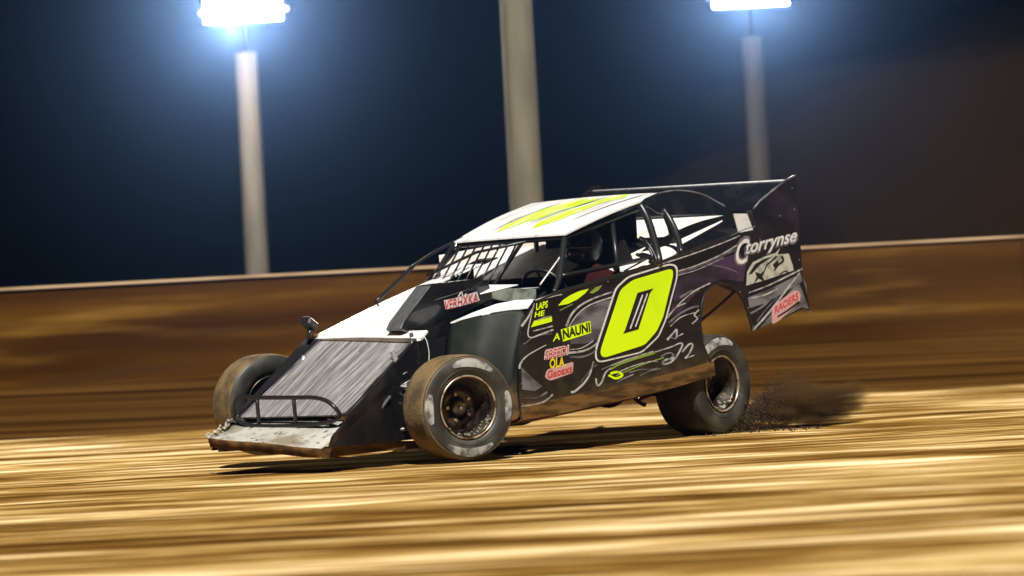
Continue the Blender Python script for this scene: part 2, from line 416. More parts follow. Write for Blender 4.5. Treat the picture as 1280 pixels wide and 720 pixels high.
def floodlight(root, zbank, ztop, power, spill, cols=4, rows=2):
    """bank of round floodlights on a crossarm, above the thick shaft on a slim mast"""
    z0 = root.location.z
    bm = bmesh.new(); tube(bm, [(0, 0, ztop - z0 - 0.5), (0, 0, zbank - z0 + 0.4)], 0.035, 12)
    link('mast', bm, M['matblack'], root)
    arm = None
    for j in range(rows):
        zz = zbank - z0 + (j - (rows - 1) / 2) * 0.37
        bm = bmesh.new(); box(bm, (-0.80, -0.04, zz - 0.04), (0.80, 0.04, zz + 0.04)); arm = link('crossarm', bm, M['housing'], root)
        for i in range(cols):
            xx = (i - (cols - 1) / 2) * 0.352
            bm = bmesh.new(); box(bm, (-0.172, -0.16, -0.18), (0.172, -0.05, 0.18))
            for q in range(7): box(bm, (-0.15 + q * 0.048, -0.05, -0.15), (-0.138 + q * 0.048, 0.04, 0.15))
            h = link('floodlight', bm, M['housing'], root, loc=(xx, 0, zz)); h.rotation_euler = (rad(10), 0, 0)
            bm = bmesh.new(); box(bm, (-0.165, -0.172, -0.172), (0.165, -0.1615, 0.172)); link('lens', bm, M['lens'], h)
    ld = bpy.data.lights.new('lamp_glow', 'SPOT'); ld.energy = power; ld.color = (1.0, 0.90, 0.74); ld.shadow_soft_size = 0.35
    ld.spot_size = rad(150); ld.spot_blend = 0.8
    lo = bpy.data.objects.new('lamp_light', ld); C.objects.link(lo); lo.parent = root
    lo.location = (0, -0.55, zbank - z0); lo.rotation_euler = (rad(-80), 0, 0)      # aims over the track
    l2 = bpy.data.lights.new('lamp_spill', 'POINT'); l2.energy = spill; l2.color = (1.0, 0.86, 0.68); l2.shadow_soft_size = 0.15
    o2 = bpy.data.objects.new('lamp_spill', l2); C.objects.link(o2); o2.parent = root; o2.location = (0, -3.0, ztop - z0 + 0.3)

zt = wpt(307, 66, 60).z
pA = pole(322, 60, 0.215, zt, 'left light pole, with its lamps glaring above the wall beside the nose of the car', (0.050, 0.044, 0.036))
floodlight(pA, wpt(305, 1, 60).z, zt, LAMP_A := 5500, 2600)
zt = wpt(938, 46, 62).z
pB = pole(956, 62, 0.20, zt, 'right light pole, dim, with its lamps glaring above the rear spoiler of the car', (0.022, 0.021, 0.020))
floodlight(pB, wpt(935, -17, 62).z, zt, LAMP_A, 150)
pC = pole(663, 46, 0.235, wpt(640, -260, 46).z, 'thick beige middle pole rising behind the white car roof, its top out of view', (0.17, 0.15, 0.095), 0.86)

# ================================================================== RACE CAR
car = empty('race_car', ORG, ROTZ)
tag(car, 'black and white open-wheel race car with lime number 0 sliding on clay', 'race car')

# ---- side sheet (door and quarter panel in one, as cut on the car)
side_px = [(652, 525), (650, 500), (649, 470), (649, 440), (655, 405), (662, 384), (668, 376), (705, 362), (765, 345), (821, 329),
           (880, 306), (924, 291), (944, 287), (945, 275), (941, 262), (950, 251), (966, 238), (981, 226), (994, 219), (996, 240),
           (999, 280), (1001, 310), (1003, 345), (1009, 368), (1013, 388), (1004, 386), (975, 400), (941, 414), (939, 405), (935, 392), (930, 376),
           (922, 364), (911, 356), (899, 353), (889, 357), (881, 366), (877, 380), (875, 404), (878, 430), (887, 453), (893, 469), (850, 482), (790, 497), (740, 508), (690, 519)]
bm = bmesh.new(); prism(bm, [side(x, y) for x, y in side_px], (0, -0.010, 0))
body = link('side_panel', bm, M['side'], car)
tag(body, 'muddy black left side panel with white and purple stripes')
# folded flange round the wheel arch and window sill
bm = bmesh.new()
tube(bm, [side(x, y, -0.006) for x, y in [(941, 414), (939, 405), (935, 392), (930, 376), (922, 364), (911, 356), (899, 353), (889, 357), (881, 366), (877, 380), (875, 404), (878, 430), (887, 453)]], 0.011, 8)
link('arch_flange', bm, M['tube'], car)
bm = bmesh.new(); tube(bm, [side(x, y, -0.008) for x, y in [(668, 377), (705, 363), (765, 346), (821, 330), (880, 307), (924, 292)]], 0.013, 8)
link('sill_rail', bm, M['tube'], car)
# rocker: mud-caked turned-under skirt along the bottom
bm = bmesh.new()
lo_px = [(652, 525), (690, 519), (740, 508), (790, 497), (850, 482), (893, 469)]
tp = [side(x, y - 3, 0.0015) for x, y in lo_px]; md_ = [side(x, y, 0.003) for x, y in lo_px]
for i in range(len(lo_px) - 1):
    up_h = 0.085
    A = [tp[i] + Vector((0, 0, up_h)), tp[i + 1] + Vector((0, 0, up_h)), md_[i + 1] + Vector((0, 0.012, 0)), md_[i] + Vector((0, 0.012, 0))]
    B = [md_[i] + Vector((0, 0.012, 0)), md_[i + 1] + Vector((0, 0.012, 0)), md_[i + 1] + Vector((0, -0.14, -0.035)), md_[i] + Vector((0, -0.14, -0.035))]
    for q in (A, B): bm.faces.new([bm.verts.new(p) for p in q])
bmesh.ops.remove_doubles(bm, verts=bm.verts[:], dist=1e-4)
ro = link('rocker_skirt', bm, M['mud'], car)
ro.modifiers.new('th', 'SOLIDIFY').thickness = 0.006

# ---- right side (plain mirrored sheet, seen only from inside)
bm = bmesh.new()
rs = [(-1.35, 0.25), (-1.45, 0.80), (-1.9, 1.10), (-2.4, 1.24), (-3.3, 1.42), (-3.5, 1.58), (-3.9, 1.84), (-4.02, 1.86), (-4.12, 0.90), (-3.36, 0.76), (-3.2, 1.0), (-3.0, 1.08), (-2.8, 0.95), (-2.72, 0.8), (-2.8, 0.45)]
prism(bm, [(x, -0.87, z + 0.02) for x, z in rs], (0, -0.010, 0))
tag(link('side_panel', bm, M['black'], car), 'plain black right side panel')
bm = bmesh.new()
prism(bm, [(-1.75, -0.62, 1.08), (-1.95, -0.80, 1.37), (-2.6, -0.82, 1.43), (-3.25, -0.83, 1.47), (-3.3, -0.62, 1.10)], (0, -0.008, 0))
link('inner_panel', bm, M['deckwhite'], car)

# ---- rear deck, rising to the spoiler
bm = bmesh.new()
prism(bm, [(-2.25, 0.855, 1.185), (-2.25, -0.73, 1.185), (-3.52, -0.68, 1.575), (-3.52, 0.66, 1.555)], (0, 0, -0.01))
link('rear_deck', bm, M['deckwhite'], car)
# ---- spoiler
bm = bmesh.new(); prism(bm, [un(x, y, 1, .80) for x, y in [(917, 267), (947, 267), (947, 290), (925, 297)]], (0, -0.006, 0)); link('quarter_filler', bm, M['deckwhite'], car)
bm = bmesh.new()
prism(bm, [(-3.50, 0.885, 1.575), (-3.50, -0.86, 1.595), (-3.91, -0.86, 1.822), (-3.91, 0.885, 1.785)], (-0.008, 0, -0.012))
sp_ = link('spoiler', bm, M['black'], car)
bm = bmesh.new(); tube(bm, [(-3.912, -0.865, 1.824), (-3.912, 0.888, 1.788)], 0.006, 8); link('spoiler_lip', bm, M['line'], sp_)
for yy in (-0.3, 0.3):
    bm = bmesh.new(); prism(bm, [(-3.55, yy, 1.60), (-3.90, yy, 1.80), (-4.02, yy, 1.30)], (0, 0.006, 0)); link('spoiler_brace', bm, M['black'], sp_)
bm = bmesh.new(); tube(bm, [side(941, 262, -0.004), side(950, 251, -0.004), side(966, 238, -0.004), side(981, 226, -0.004), side(994, 219.5, -0.004)], 0.008, 8)
link('end_plate_edge', bm, M['lgrey'], sp_)

# ---- roof
bm = bmesh.new()
def roof_pt(u, v, off=0.0):       # u 0 front..1 rear, v -1 right..1 left
    x = -1.73 - 1.12 * u
    yl = 0.50 + 0.07 * u; yr = -0.49 - 0.15 * u
    y = yr + (yl - yr) * (v + 1) / 2
    z = 1.452 + 0.272 * u + 0.012 * (1 - v * v) * (0.3 + 0.7 * u) + 0.02 * math.sin(math.pi * u)
    return Vector((x, y, z + off))
nu, nv = 10, 10
for sgn, off in ((1, 0.0), (-1, -0.012)):
    g = [[bm.verts.new(roof_pt(i / nu, -1 + 2 * j / nv, off)) for j in range(nv + 1)] for i in range(nu + 1)]
    for i in range(nu):
        for j in range(nv): bm.faces.new((g[i][j], g[i + 1][j], g[i + 1][j + 1], g[i][j + 1])).material_index = 0 if sgn == 1 else 1
    if sgn == 1: g1 = g
rim_ = lambda g: [g[0][j] for j in range(nv + 1)] + [g[i][nv] for i in range(1, nu + 1)] + [g[nu][j] for j in range(nv - 1, -1, -1)] + [g[i][0] for i in range(nu - 1, 0, -1)]
r1, r2 = rim_(g1), rim_(g)
for i in range(len(r1)): bm.faces.new((r1[i], r1[(i + 1) % len(r1)], r2[(i + 1) % len(r2)], r2[i])).material_index = 0
roof = link('roof', bm, [M['white'], M['black']], car, smooth=True)
def roof_surf(u, v, off=0.0): return roof_pt(u, v, 0.0015 + off)
def roof_strip(bm, a, b, w0, w1, mi, off, n=12):
    L_ = []; R_ = []
    for i in range(n + 1):
        t = i / n; u = a[0] + (b[0] - a[0]) * t; v = a[1] + (b[1] - a[1]) * t
        w = (w0 + (w1 - w0) * t) * (0.75 + 0.5 * noise.noise(Vector((u * 5, v * 3, 2)))) * min(1, 6 * t, 6 * (1 - t) + 0.25)
        L_.append(bm.verts.new(roof_surf(u, v - w, off))); R_.append(bm.verts.new(roof_surf(u, v + w, off)))
    for i in range(n): bm.faces.new((L_[i], L_[i + 1], R_[i + 1], R_[i])).material_index = mi
bm = bmesh.new()
roof_strip(bm, (0.13, -0.42), (0.95, -0.10), 0.17, 0.20, 0, 0.002)
roof_strip(bm, (0.15, 0.16), (0.98, 0.44), 0.15, 0.19, 0, 0.002)
roof_strip(bm, (0.30, -0.16), (0.90, 0.12), 0.10, 0.12, 0, 0.003)
roof_strip(bm, (0.14, -0.58), (0.85, -0.36), 0.012, 0.014, 1, 0.002)
roof_strip(bm, (0.25, 0.62), (0.97, 0.76), 0.012, 0.02, 1, 0.002)
roof_strip(bm, (0.2, -0.06), (0.92, 0.24), 0.014, 0.018, 1, 0.0045)
for f in bm.faces: f.smooth = True
me_dec = link('roof_graphics', bm, [M['gfade'], M['lgrey']], roof)
# roll cage and roof frame
bm = bmesh.new()
def T(pts, r=0.019, k=5): tube(bm, smooth_path(pts, k), r, 10)
rfL, rfR, rrL, rrR = Vector((-1.76, 0.47, 1.425)), Vector((-1.76, -0.46, 1.425)), Vector((-2.80, 0.52, 1.67)), Vector((-2.80, -0.58, 1.67))
for a, b_ in ((rfL, rfR), (rfL, rrL), (rfR, rrR), (rrL, rrR), (rrL, rfR)): T([a, b_])
T([(-1.40, 0.62, 1.05), (-1.50, 0.60, 1.15), (-1.74, 0.48, 1.42)])                   # near A pillar
T([(-1.45, -0.62, 1.05), (-1.52, -0.60, 1.15), (-1.76, -0.47, 1.42)])
T([rrL, (-2.85, 0.60, 1.40), (-2.86, 0.66, 0.75), (-2.86, 0.62, 0.35)]); T([rrR, (-2.85, -0.62, 1.40), (-2.86, -0.66, 0.6)])
T([(-2.82, 0.55, 1.30), (-2.82, -0.58, 1.52)]); T([(-2.82, 0.60, 1.10), (-2.82, -0.60, 1.10)])
T([(-1.45, 0.66, 0.98), (-2.86, 0.68, 1.14)], 0.022); T([(-1.45, -0.66, 0.98), (-2.86, -0.68, 1.14)])
T([(-1.5, 0.62, 1.16), (-2.1, 0.64, 1.22), (-2.84, 0.62, 1.30)], 0.016)
T([(-1.76, 0.1, 1.42), (-1.36, 0.1, 1.08)], 0.014)
T([(-2.3, 0.48, 1.55), (-2.15, 0.62, 1.12)], 0.017)
T([(-2.86, 0.62, 1.22), (-3.6, 0.62, 1.0), (-3.95, 0.60, 0.98)]); T([(-2.86, -0.62, 1.22), (-3.6, -0.62, 1.0), (-3.95, -0.6, 0.98)])
T([(-0.3, 0.34, 0.35), (-1.45, 0.60, 0.38), (-2.86, 0.64, 0.45)], 0.024)
T([(-0.3, -0.34, 0.35), (-1.45, -0.60, 0.38), (-2.86, -0.64, 0.45)], 0.024)
T([(-1.45, 0.60, 0.38), (-1.40, 0.63, 1.05)], 0.02); T([(-1.45, -0.60, 0.38), (-1.45, -0.63, 1.05)], 0.02)
link('roll_cage', bm, M['tube'], car)
# near-side window bars and sail panel, leaning in with the greenhouse
bm = bmesh.new()
tube(bm, smooth_path([tumble(800, 256), tumble(808, 270), tumble(815, 290), tumble(823, 320), tumble(824, 330)]), 0.026, 10)
tube(bm, smooth_path([tumble(829, 262), tumble(838, 275), tumble(846, 293), tumble(852, 317)]), 0.022, 10)
link('window_bars', bm, M['tube'], car)
bm = bmesh.new()
tube(bm, smooth_path([tumble(800, 297), tumble(806, 300), tumble(814, 311), tumble(820, 323), tumble(819, 330), tumble(812, 327)]), 0.012, 8)
tube(bm, smooth_path([tumble(796, 305), tumble(808, 308), tumble(815, 318), tumble(816, 328)]), 0.010, 8)
tube(bm, smooth_path([tumble(796, 318), tumble(808, 322), tumble(818, 322)]), 0.012, 8)
link('seat_brace', bm, M['tube'], car)
bm = bmesh.new()
for sail in ([(802, 253), (807, 248), (823, 241), (842, 237.5), (862, 238.5), (880, 243), (895, 251), (906, 257), (919, 261), (921, 268.5), (868, 268.5), (837, 269), (822, 266)],
             [(905, 268.6), (921, 268.6), (928, 293), (904, 277)], [(852, 306), (904, 277.1), (928, 293.1), (920, 297), (880, 309), (850, 319)]):
    prism(bm, [tumble(x, y) for x, y in sail], (0, -0.008, 0))
link('sail_panel', bm, M['black'], car)
bm = bmesh.new()
tube(bm, smooth_path([tumble(823, 242, .004), tumble(842, 238.5, .004), tumble(862, 239.5, .004), tumble(880, 244, .004), tumble(895, 252, .004), tumble(906, 258, .004)]), 0.008, 8)
link('sail_edge', bm, M['lgrey'], car)
bm = bmesh.new()                                           # right sail panel, black
prism(bm, [(-2.80, -0.62, 1.68), (-3.2, -0.64, 1.70), (-3.5, -0.74, 1.62), (-3.3, -0.80, 1.50), (-2.9, -0.68, 1.56)], (0, -0.008, 0)); link('sail_panel', bm, M['black'], car)

# ---- nose plate, black flanks, lip
bm = bmesh.new()
P = lambda px, py, y: un(px, py, 1, y)
tl, tr, br, bl = Vector((-0.15, -0.385, 0.818)), Vector((-0.16, 0.375, 0.772)), Vector((0.61, 0.44, 0.345)), Vector((0.61, -0.44, 0.348))
n_ = (tr - tl).cross(br - tl).normalized()
if n_.z < 0: n_ = -n_
prism(bm, [tl, tr, br, bl], -n_ * 0.010)
nose = link('nose_plate', bm, M['plate'], car)
bm = bmesh.new(); tube(bm, [bl + n_ * .002, tl + n_ * .002], 0.007, 8); tube(bm, [tr + n_ * .002, br + n_ * .002], 0.006, 8); link('plate_edge', bm, M['lgrey'], nose)
for sgn in (-1, 1):
    bm = bmesh.new()
    a, b_ = (tl, bl) if sgn < 0 else (tr, br)
    o1 = a + Vector((0.05, sgn * 0.085, 0.02)); o2 = b_ + Vector((0.05, sgn * 0.06, -0.02))
    g_ = Vector((0, sgn * 0.004, -0.004))
    prism(bm, [a + g_, o1, o2, b_ + g_], (0, 0, -0.012))
    prism(bm, [o1 + Vector((0, 0, -0.013)), o2 + Vector((0, 0, -0.013)), Vector((0.80, o2.y, 0.22)), Vector((0.84, o2.y, 0.15)), Vector((-0.25, o1.y + 0.03 * sgn, 0.15)), Vector((-0.42, o1.y, 0.80))], (0, -0.008 * sgn, 0))
    link('nose_flank', bm, M['black'], car)
bm = bmesh.new()
la, lb = Vector((0.86, -0.50, 0.235)), Vector((0.865, 0.46, 0.150))
lc, ld_ = Vector((0.57, 0.47, 0.31)), Vector((0.57, -0.47, 0.335))
# rounded lip in 8 columns
cols_ = []
for i in range(13):
    t = i / 12; bulge = 0.035 * math.sin(math.pi * t)
    f_ = la.lerp(lb, t) + Vector((bulge, 0, -0.004 * math.sin(9 * t))); r_ = ld_.lerp(lc, t)
    m_ = f_.lerp(r_, 0.5) + Vector((0, 0, -0.012))
    cols_.append([r_, m_, f_ + Vector((-0.02, 0, 0.008)), f_, f_ + Vector((0.004, 0, -0.02)), f_ + Vector((-0.012, 0, -0.062)), f_ + Vector((-0.25, 0, -0.075))])
vv = [[bm.verts.new(p) for p in c] for c in cols_]
for i in range(12):
    for j in range(6):
        f = bm.faces.new((vv[i][j], vv[i + 1][j], vv[i + 1][j + 1], vv[i][j + 1])); f.smooth = True; f.material_index = 0 if j < 3 else 1
lip = link('front_lip', bm, [M['lip'], M['mud']], car)
lip.modifiers.new('th', 'SOLIDIFY').thickness = 0.006
bm = bmesh.new()       # mud-caked skid rail trailing back from the lip, near side
prism(bm, [(0.86, 0.455, 0.088), (0.86, 0.455, 0.150), (0.40, 0.475, 0.165), (-0.12, 0.48, 0.135), (-0.12, 0.48, 0.095)], (0, -0.05, 0))
link('skid_rail', bm, M['mud'], car)
bm = bmesh.new()
prism(bm, [(0.82, -0.46, 0.14), (0.82, -0.46, 0.20), (-0.1, -0.48, 0.2), (-0.1, -0.48, 0.13)], (0, 0.05, 0))
link('skid_rail', bm, M['mud'], car)
# clods stuck on the lip corner
bm = bmesh.new()
for k in range(46):
    t = random.random()
    c = Vector((0.86, -0.50, 0.235)).lerp(Vector((0.62, -0.47, 0.345)), t) + Vector((random.gauss(0, .012), random.gauss(0, .014), random.gauss(.004, .008)))
    bmesh.ops.create_icosphere(bm, subdivisions=1, radius=random.uniform(0.005, 0.015), matrix=Matrix.Translation(c))
tag(link('mud_clods', bm, M['lip'], lip), kind='stuff')

# ---- bumper hoop
bm = bmesh.new()
up_px = [(293, 520), (294, 503), (303, 496.5), (330, 497), (368, 497), (392, 497), (408, 501), (419, 510), (424, 518), (419, 525), (404, 529), (368, 532), (330, 532.5), (307, 530)]
hp = []
for (x, y) in up_px: hp.append(un(x, y, 0, 0.70 if y < 515 else 0.66))
tube(bm, smooth_path(hp + [hp[0]], 5)[:-1], 0.014, 12, closed=True)
hoop = link('bumper_hoop', bm, M['tube'], car)
for x in (322, 368):
    bm = bmesh.new(); tube(bm, [un(x - 1, 497, 0, 0.70), un(x + 2, 531, 0, 0.66)], 0.013, 10); link('hoop_upright', bm, M['tube'], hoop)
for (x, y) in ((424, 518), (300, 526)):
    bm = bmesh.new(); p = un(x, y, 0, 0.66); tube(bm, [p, p + Vector((-0.25, 0, -0.02))], 0.013, 8)
    link('hoop_bracket', bm, M['tube'], hoop)

# ---- hood
def hood_z(x, y):
    t = -(x + 0.15)
    return 0.845 + 0.272 * t + (-0.03 * (y + 0.4) * max(0, 1 - t)) - 0.02 * abs(y + 0.05) + 0.012 * math.sin(t * 2.2)
bm = bmesh.new(); rows_ = []
for i in range(19):
    x = -0.13 - 1.85 * i / 18
    yl = 0.455 - 0.20 * min(1, i / 2) if i < 3 else 0.25
    if x < -0.9: yl = 0.25 + 0.3 * min(1, (-0.9 - x) / 0.3) if x > -1.3 else 0.30
    if x < -1.25: yl = -0.30
    rows_.append([Vector((x, -0.47 + (yl + 0.47) * j / 8, hood_z(x, -0.47 + (yl + 0.47) * j / 8))) for j in range(9)])
g = [[bm.verts.new(p) for p in r] for r in rows_]
for i in range(18):
    for j in range(8): bm.faces.new((g[i][j], g[i + 1][j], g[i + 1][j + 1], g[i][j + 1])).smooth = True
hood = link('hood', bm, M['white'], car); hood.modifiers.new('th', 'SOLIDIFY').thickness = 0.010
bm = bmesh.new()   # rolled front edge between plate and hood
prism(bm, [tl + Vector((0.005, -0.01, 0.008)), tr + Vector((0.005, 0.08, 0.008)), Vector((-0.225, 0.47, 0.846)), Vector((-0.14, -0.44, 0.862))], (-0.008, 0, -0.012))
link('hood_lip', bm, M['white'], hood)
bm = bmesh.new()   # black right flank under the hood
prism(bm, [(-0.13, -0.465, 0.81), (-1.9, -0.465, 1.27), (-1.9, -0.465, 0.4), (-0.3, -0.465, 0.3)], (0, 0.008, 0)); link('hood_flank', bm, M['black'], car)
# ---- air box (raised black scoop, left of the hood)
bm = bmesh.new()
yo, yi = 0.325, 0.19
bx = [un(x, y, 1, yo) for x, y in [(501, 412), (505, 402), (539, 356.5), (545, 355), (593, 349), (605, 349), (613, 357), (615, 376), (590, 388), (565, 402)]]
bx += [Vector((-0.62, yo, 0.75)), Vector((-0.30, yo, 0.80))]
prism(bm, bx, (0, yi - yo, 0))
for f in bm.faces:
    if len(f.verts) == 4:
        c = f.calc_center_median(); nn = f.normal
        if c.x > -0.47 and c.z > 0.83: f.material_index = 1
abx = link('air_box', bm, [M['black'], M['grey']], car)
bv = abx.modifiers.new('bv', 'BEVEL'); bv.width = 0.012; bv.segments = 2; bv.limit_method = 'ANGLE'
boxs = lambda x, y, off=0.0: un(x, y, 1, 0.325 + off)
bm = bmesh.new()
stroke(bm, [(544, 375), (560, 370), (586, 362), (592, 362)], (0.8, 1.6), 0.002, 3, boxs)
stroke(bm, [(556, 381), (575, 377), (598, 370)], 11.5, 0.002, 0, boxs)
text(bm, 'VERHXKA', (556.5, 388), (41, -10.5), (-0.8, -12), 0.0045, 1, boxs, shear=0.2, fat=0.012)
stroke(bm, [(560, 389), (578, 385), (596, 379)], 1.0, 0.0035, 2, boxs)
stroke(bm, [(573, 371), (577, 365), (579, 371), (583, 367)], 1.3, 0.003, 0, boxs)
link('box_sticker', bm, [M['sticker'], M['red'], M['ink'], M['lgrey']], abx)
# ---- grey dash panel below the windscreen
bm = bmesh.new()
prism(bm, [un(615, 376, 0, -1.24), un(615, 360, 0, -1.26), un(669, 361, 0, -1.26), un(669, 376, 0, -1.24)], (-0.01, 0, 0)); link('cowl_panel', bm, M['dash'], car)
# ---- left deck (white) and front fender (black, turning in behind the wheel)
bm = bmesh.new()
dk = [un(563, 403, 1, .44), un(590, 391, 1, .48), un(620, 380, 1, .56), un(645, 375, 1, .66), un(668, 374, 1, .74), un(668, 383, 1, .86), un(636, 387, 1, .78), un(607, 392, 1, .68), un(585, 398, 1, .56)]
prism(bm, dk, (0, 0, -0.008)); link('left_deck', bm, M['white'], car)
bm = bmesh.new()
top = [un(563, 403.5, 1, .43), un(585, 398.5, 1, .56), un(607, 392.5, 1, .68), un(636, 387.5, 1, .78), un(660, 386, 1, .86), un(652, 412, 1, .895)]
nt_ = len(top); fn = []
for i, p in enumerate(top):
    t = i / (nt_ - 1); q = Vector((-0.33 - 0.29 * t ** 1.4, 0.47 + 0.42 * t ** 0.8, 0.16 + 0.07 * t))
    col_ = []
    for j in range(9):
        s_ = j / 8; v_ = p.lerp(q, s_); v_ = v_ + Vector((0.05, 0.03 * (1 - t), 0)) * math.sin(math.pi * s_)
        col_.append(v_)
    fn.append([bm.verts.new(v_) for v_ in col_])
for i in range(nt_ - 1):
    for j in range(8): bm.faces.new((fn[i][j], fn[i + 1][j], fn[i + 1][j + 1], fn[i][j + 1])).smooth = True
fe = link('front_fender', bm, M['fender'], car); fe.modifiers.new('ss', 'SUBSURF').render_levels = 2; fe.modifiers.new('th', 'SOLIDIFY').thickness = 0.006
bm = bmesh.new()   # engine-side panel between nose and fender
prism(bm, [(-0.18, 0.40, 0.80), (-0.5, 0.40, 0.90), (-1.1, 0.40, 0.98), (-1.1, 0.40, 0.30), (-0.2, 0.40, 0.25)], (0, -0.008, 0)); link('engine_panel', bm, M['black'], car)
bm = bmesh.new(); prism(bm, [(0.3, -0.42, 0.2), (0.3, 0.42, 0.2), (-1.0, 0.5, 0.24), (-2.8, 0.6, 0.42), (-2.8, -0.6, 0.42), (-1.0, -0.5, 0.24)], (0, 0, -0.01)); link('floor_pan', bm, M['matblack'], car)
bm = bmesh.new(); prism(bm, [(-1.28, -0.6, 0.3), (-1.28, 0.62, 0.3), (-1.28, 0.55, 1.04), (-1.28, -0.55, 1.06)], (-0.01, 0, 0)); link('firewall', bm, M['matblack'], car)
# ---- windscreen bars
bm = bmesh.new()
scr_top = lambda y: Vector((-1.66, y, 1.42 - 0.0 * y)); scr_bot = lambda y: Vector((-1.34, y, 1.085))
for k in range(9):
    y = -0.44 + k * 0.072
    a = scr_bot(y); b_ = a.lerp(scr_top(y + 0.0), 0.98)
    tube(bm, [a, b_], 0.0075, 6)
tube(bm, [scr_bot(-0.5), scr_bot(0.55)], 0.012, 8)
tube(bm, [(-1.36, -0.5, 1.07), (-1.70, -0.47, 1.42)], 0.02, 8)
tube(bm, [(-1.43, -0.5, 1.22), (-1.49, -0.1, 1.36), (-1.54, 0.3, 1.41)], 0.010, 8)
link('windscreen_bars', bm, M['tube'], car)
bm = bmesh.new(); tube(bm, [un(675, 356, 1, .62), un(707, 312, 1, .50)], 0.006, 6); link('pillar_highlight', bm, M['line'], car)  # white tube laid along the near pillar as its painted highlight
# ---- long brace from roof corner to hood, with small arrowhead foot
bm = bmesh.new()
tube(bm, smooth_path([un(579, 297, 1, -.49), un(545, 314, 1, -.49), un(520, 330, 1, -.49), un(500, 349, 1, -.48), un(470, 377, 1, -.46)]), [0.009] * 9 + [0.014] * 8, 8)
tube(bm, smooth_path([un(470, 376, 1, -.46), un(473, 382, 1, -.42), un(482, 387, 1, -.38), un(490, 389, 1, -.34)]), 0.008, 8)
link('hood_brace', bm, M['tube'], car)
# ---- little deflector block on the nose's right corner
bm = bmesh.new()
c0 = un(387, 405, 1, -.42)
mt = Matrix.Translation(c0) @ Matrix.Rotation(rad(-32), 4, 'Y')
box(bm, (-0.05, -0.045, -0.028), (0.05, 0.04, 0.028), 0, mt)
db = link('nose_scoop', bm, M['tube'], car); db.modifiers.new('b', 'BEVEL').width = 0.01
bm = bmesh.new(); box(bm, (-0.045, -0.04, 0.029), (0.045, 0.015, 0.034), 0, mt); link('scoop_rim', bm, M['lgrey'], db)
bm = bmesh.new(); tube(bm, [c0 + Vector((0.0, 0.01, -0.03)), Vector((-0.06, -0.42, 0.83))], 0.016, 8); link('scoop_stalk', bm, M['tube'], db)
# hood pin hardware at the other corner
bm = bmesh.new()
p = Vector((-0.15, 0.40, 0.80)); tube(bm, [p, p + Vector((0.02, 0.01, 0.03))], 0.014, 8)
tube(bm, smooth_path([p + Vector((0.0, 0.0, 0.0)), p + Vector((0.03, 0.02, -0.05)), p + Vector((0.0, 0.02, -0.10)), p + Vector((0.04, 0.01, -0.15)), p + Vector((0.03, 0.03, -0.19))]), 0.009, 6)
link('hood_pin', bm, M['grey'], car)
bm = bmesh.new(); tube(bm, smooth_path([p + Vector((0, 0.02, 0.02)), p + Vector((-0.02, 0.09, 0)), p + Vector((-0.03, 0.11, -0.09)), p + Vector((-0.02, 0.11, -0.17))]), 0.0028, 6); link('pin_cable', bm, M['line'], car)

# ---- suspension
def spring(bm, a, b_, r, turns, wr):
    a, b_ = Vector(a), Vector(b_); d = (b_ - a); L_ = d.length; d.normalize(); u = d.cross(Vector((0, 1, 0))).normalized(); w = d.cross(u)
    n = turns * 12
    tube(bm, [a + d * L_ * i / n + (u * math.cos(2 * math.pi * i / 12) + w * math.sin(2 * math.pi * i / 12)) * r for i in range(n + 1)], wr, 6)
for sgn in (1, -1):
    bm = bmesh.new()
    hub = Vector((0, 0.66 * sgn, 0.34))
    for a in ((0.22, 0.36, 0.20), (-0.22, 0.36, 0.22)): tube(bm, [(a[0], a[1] * sgn, a[2]), hub + Vector((0, -0.05 * sgn, -0.10))], 0.014, 8)
    for a in ((0.15, 0.34, 0.52), (-0.20, 0.34, 0.52)): tube(bm, [(a[0], a[1] * sgn, a[2]), hub + Vector((0, -0.05 * sgn, 0.13))], 0.012, 8)
    tube(bm, [(-0.14, 0.3 * sgn, 0.30), hub + Vector((-0.14, -0.03 * sgn, 0))], 0.010, 8)
    tube(bm, [hub + Vector((0, -0.05 * sgn, -0.12)), hub + Vector((0, -0.05 * sgn, 0.15))], 0.028, 8)
    tube(bm, [(0.42, 0.43 * sgn, 0.22), (0.22, 0.5 * sgn, 0.44)], 0.010, 8)
    link('suspension_arm', bm, M['grey'], car)
    bm = bmesh.new(); spring(bm, (0.03, 0.40 * sgn, 0.66), (0.02, 0.56 * sgn, 0.28), 0.04, 7, 0.006); tube(bm, [(0.03, 0.38 * sgn, 0.72), (0.02, 0.57 * sgn, 0.24)], 0.018, 8)
    link('coil_shock', bm, M['spring'], car)
bm = bmesh.new()
tube(bm, [(-2.8, -0.7, 0.37), (-2.8, 0.7, 0.35)], 0.045, 12); bmesh.ops.create_uvsphere(bm, u_segments=16, v_segments=10, radius=0.15, matrix=Matrix.Translation((-2.8, 0, 0.36)))
tube(bm, [(-2.78, 0.52, 0.30), (-1.7, 0.50, 0.33)], 0.016, 8); tube(bm, [(-2.78, -0.52, 0.30), (-1.7, -0.5, 0.33)], 0.016, 8)
tube(bm, [(-2.5, 0.1, 0.37), (-1.3, 0.05, 0.42)], 0.035, 10)
link('rear_axle', bm, M['matblack'], car)
bm = bmesh.new(); tube(bm, smooth_path([un(874, 402, 1, .80), un(897, 384, 1, .80), un(922, 361, 1, .80)]), 0.013, 8); link('quarter_brace', bm, M['redtube'], car)
bm = bmesh.new(); tube(bm, smooth_path([un(785, 488, 1, .3), un(797, 501, 1, .3), un(806, 506, 1, .3)]), 0.016, 8); tube(bm, [un(797, 500, 1, .3), un(812, 494, 1, .4)], 0.012, 8)
link('trailing_link', bm, M['redtube'], car)

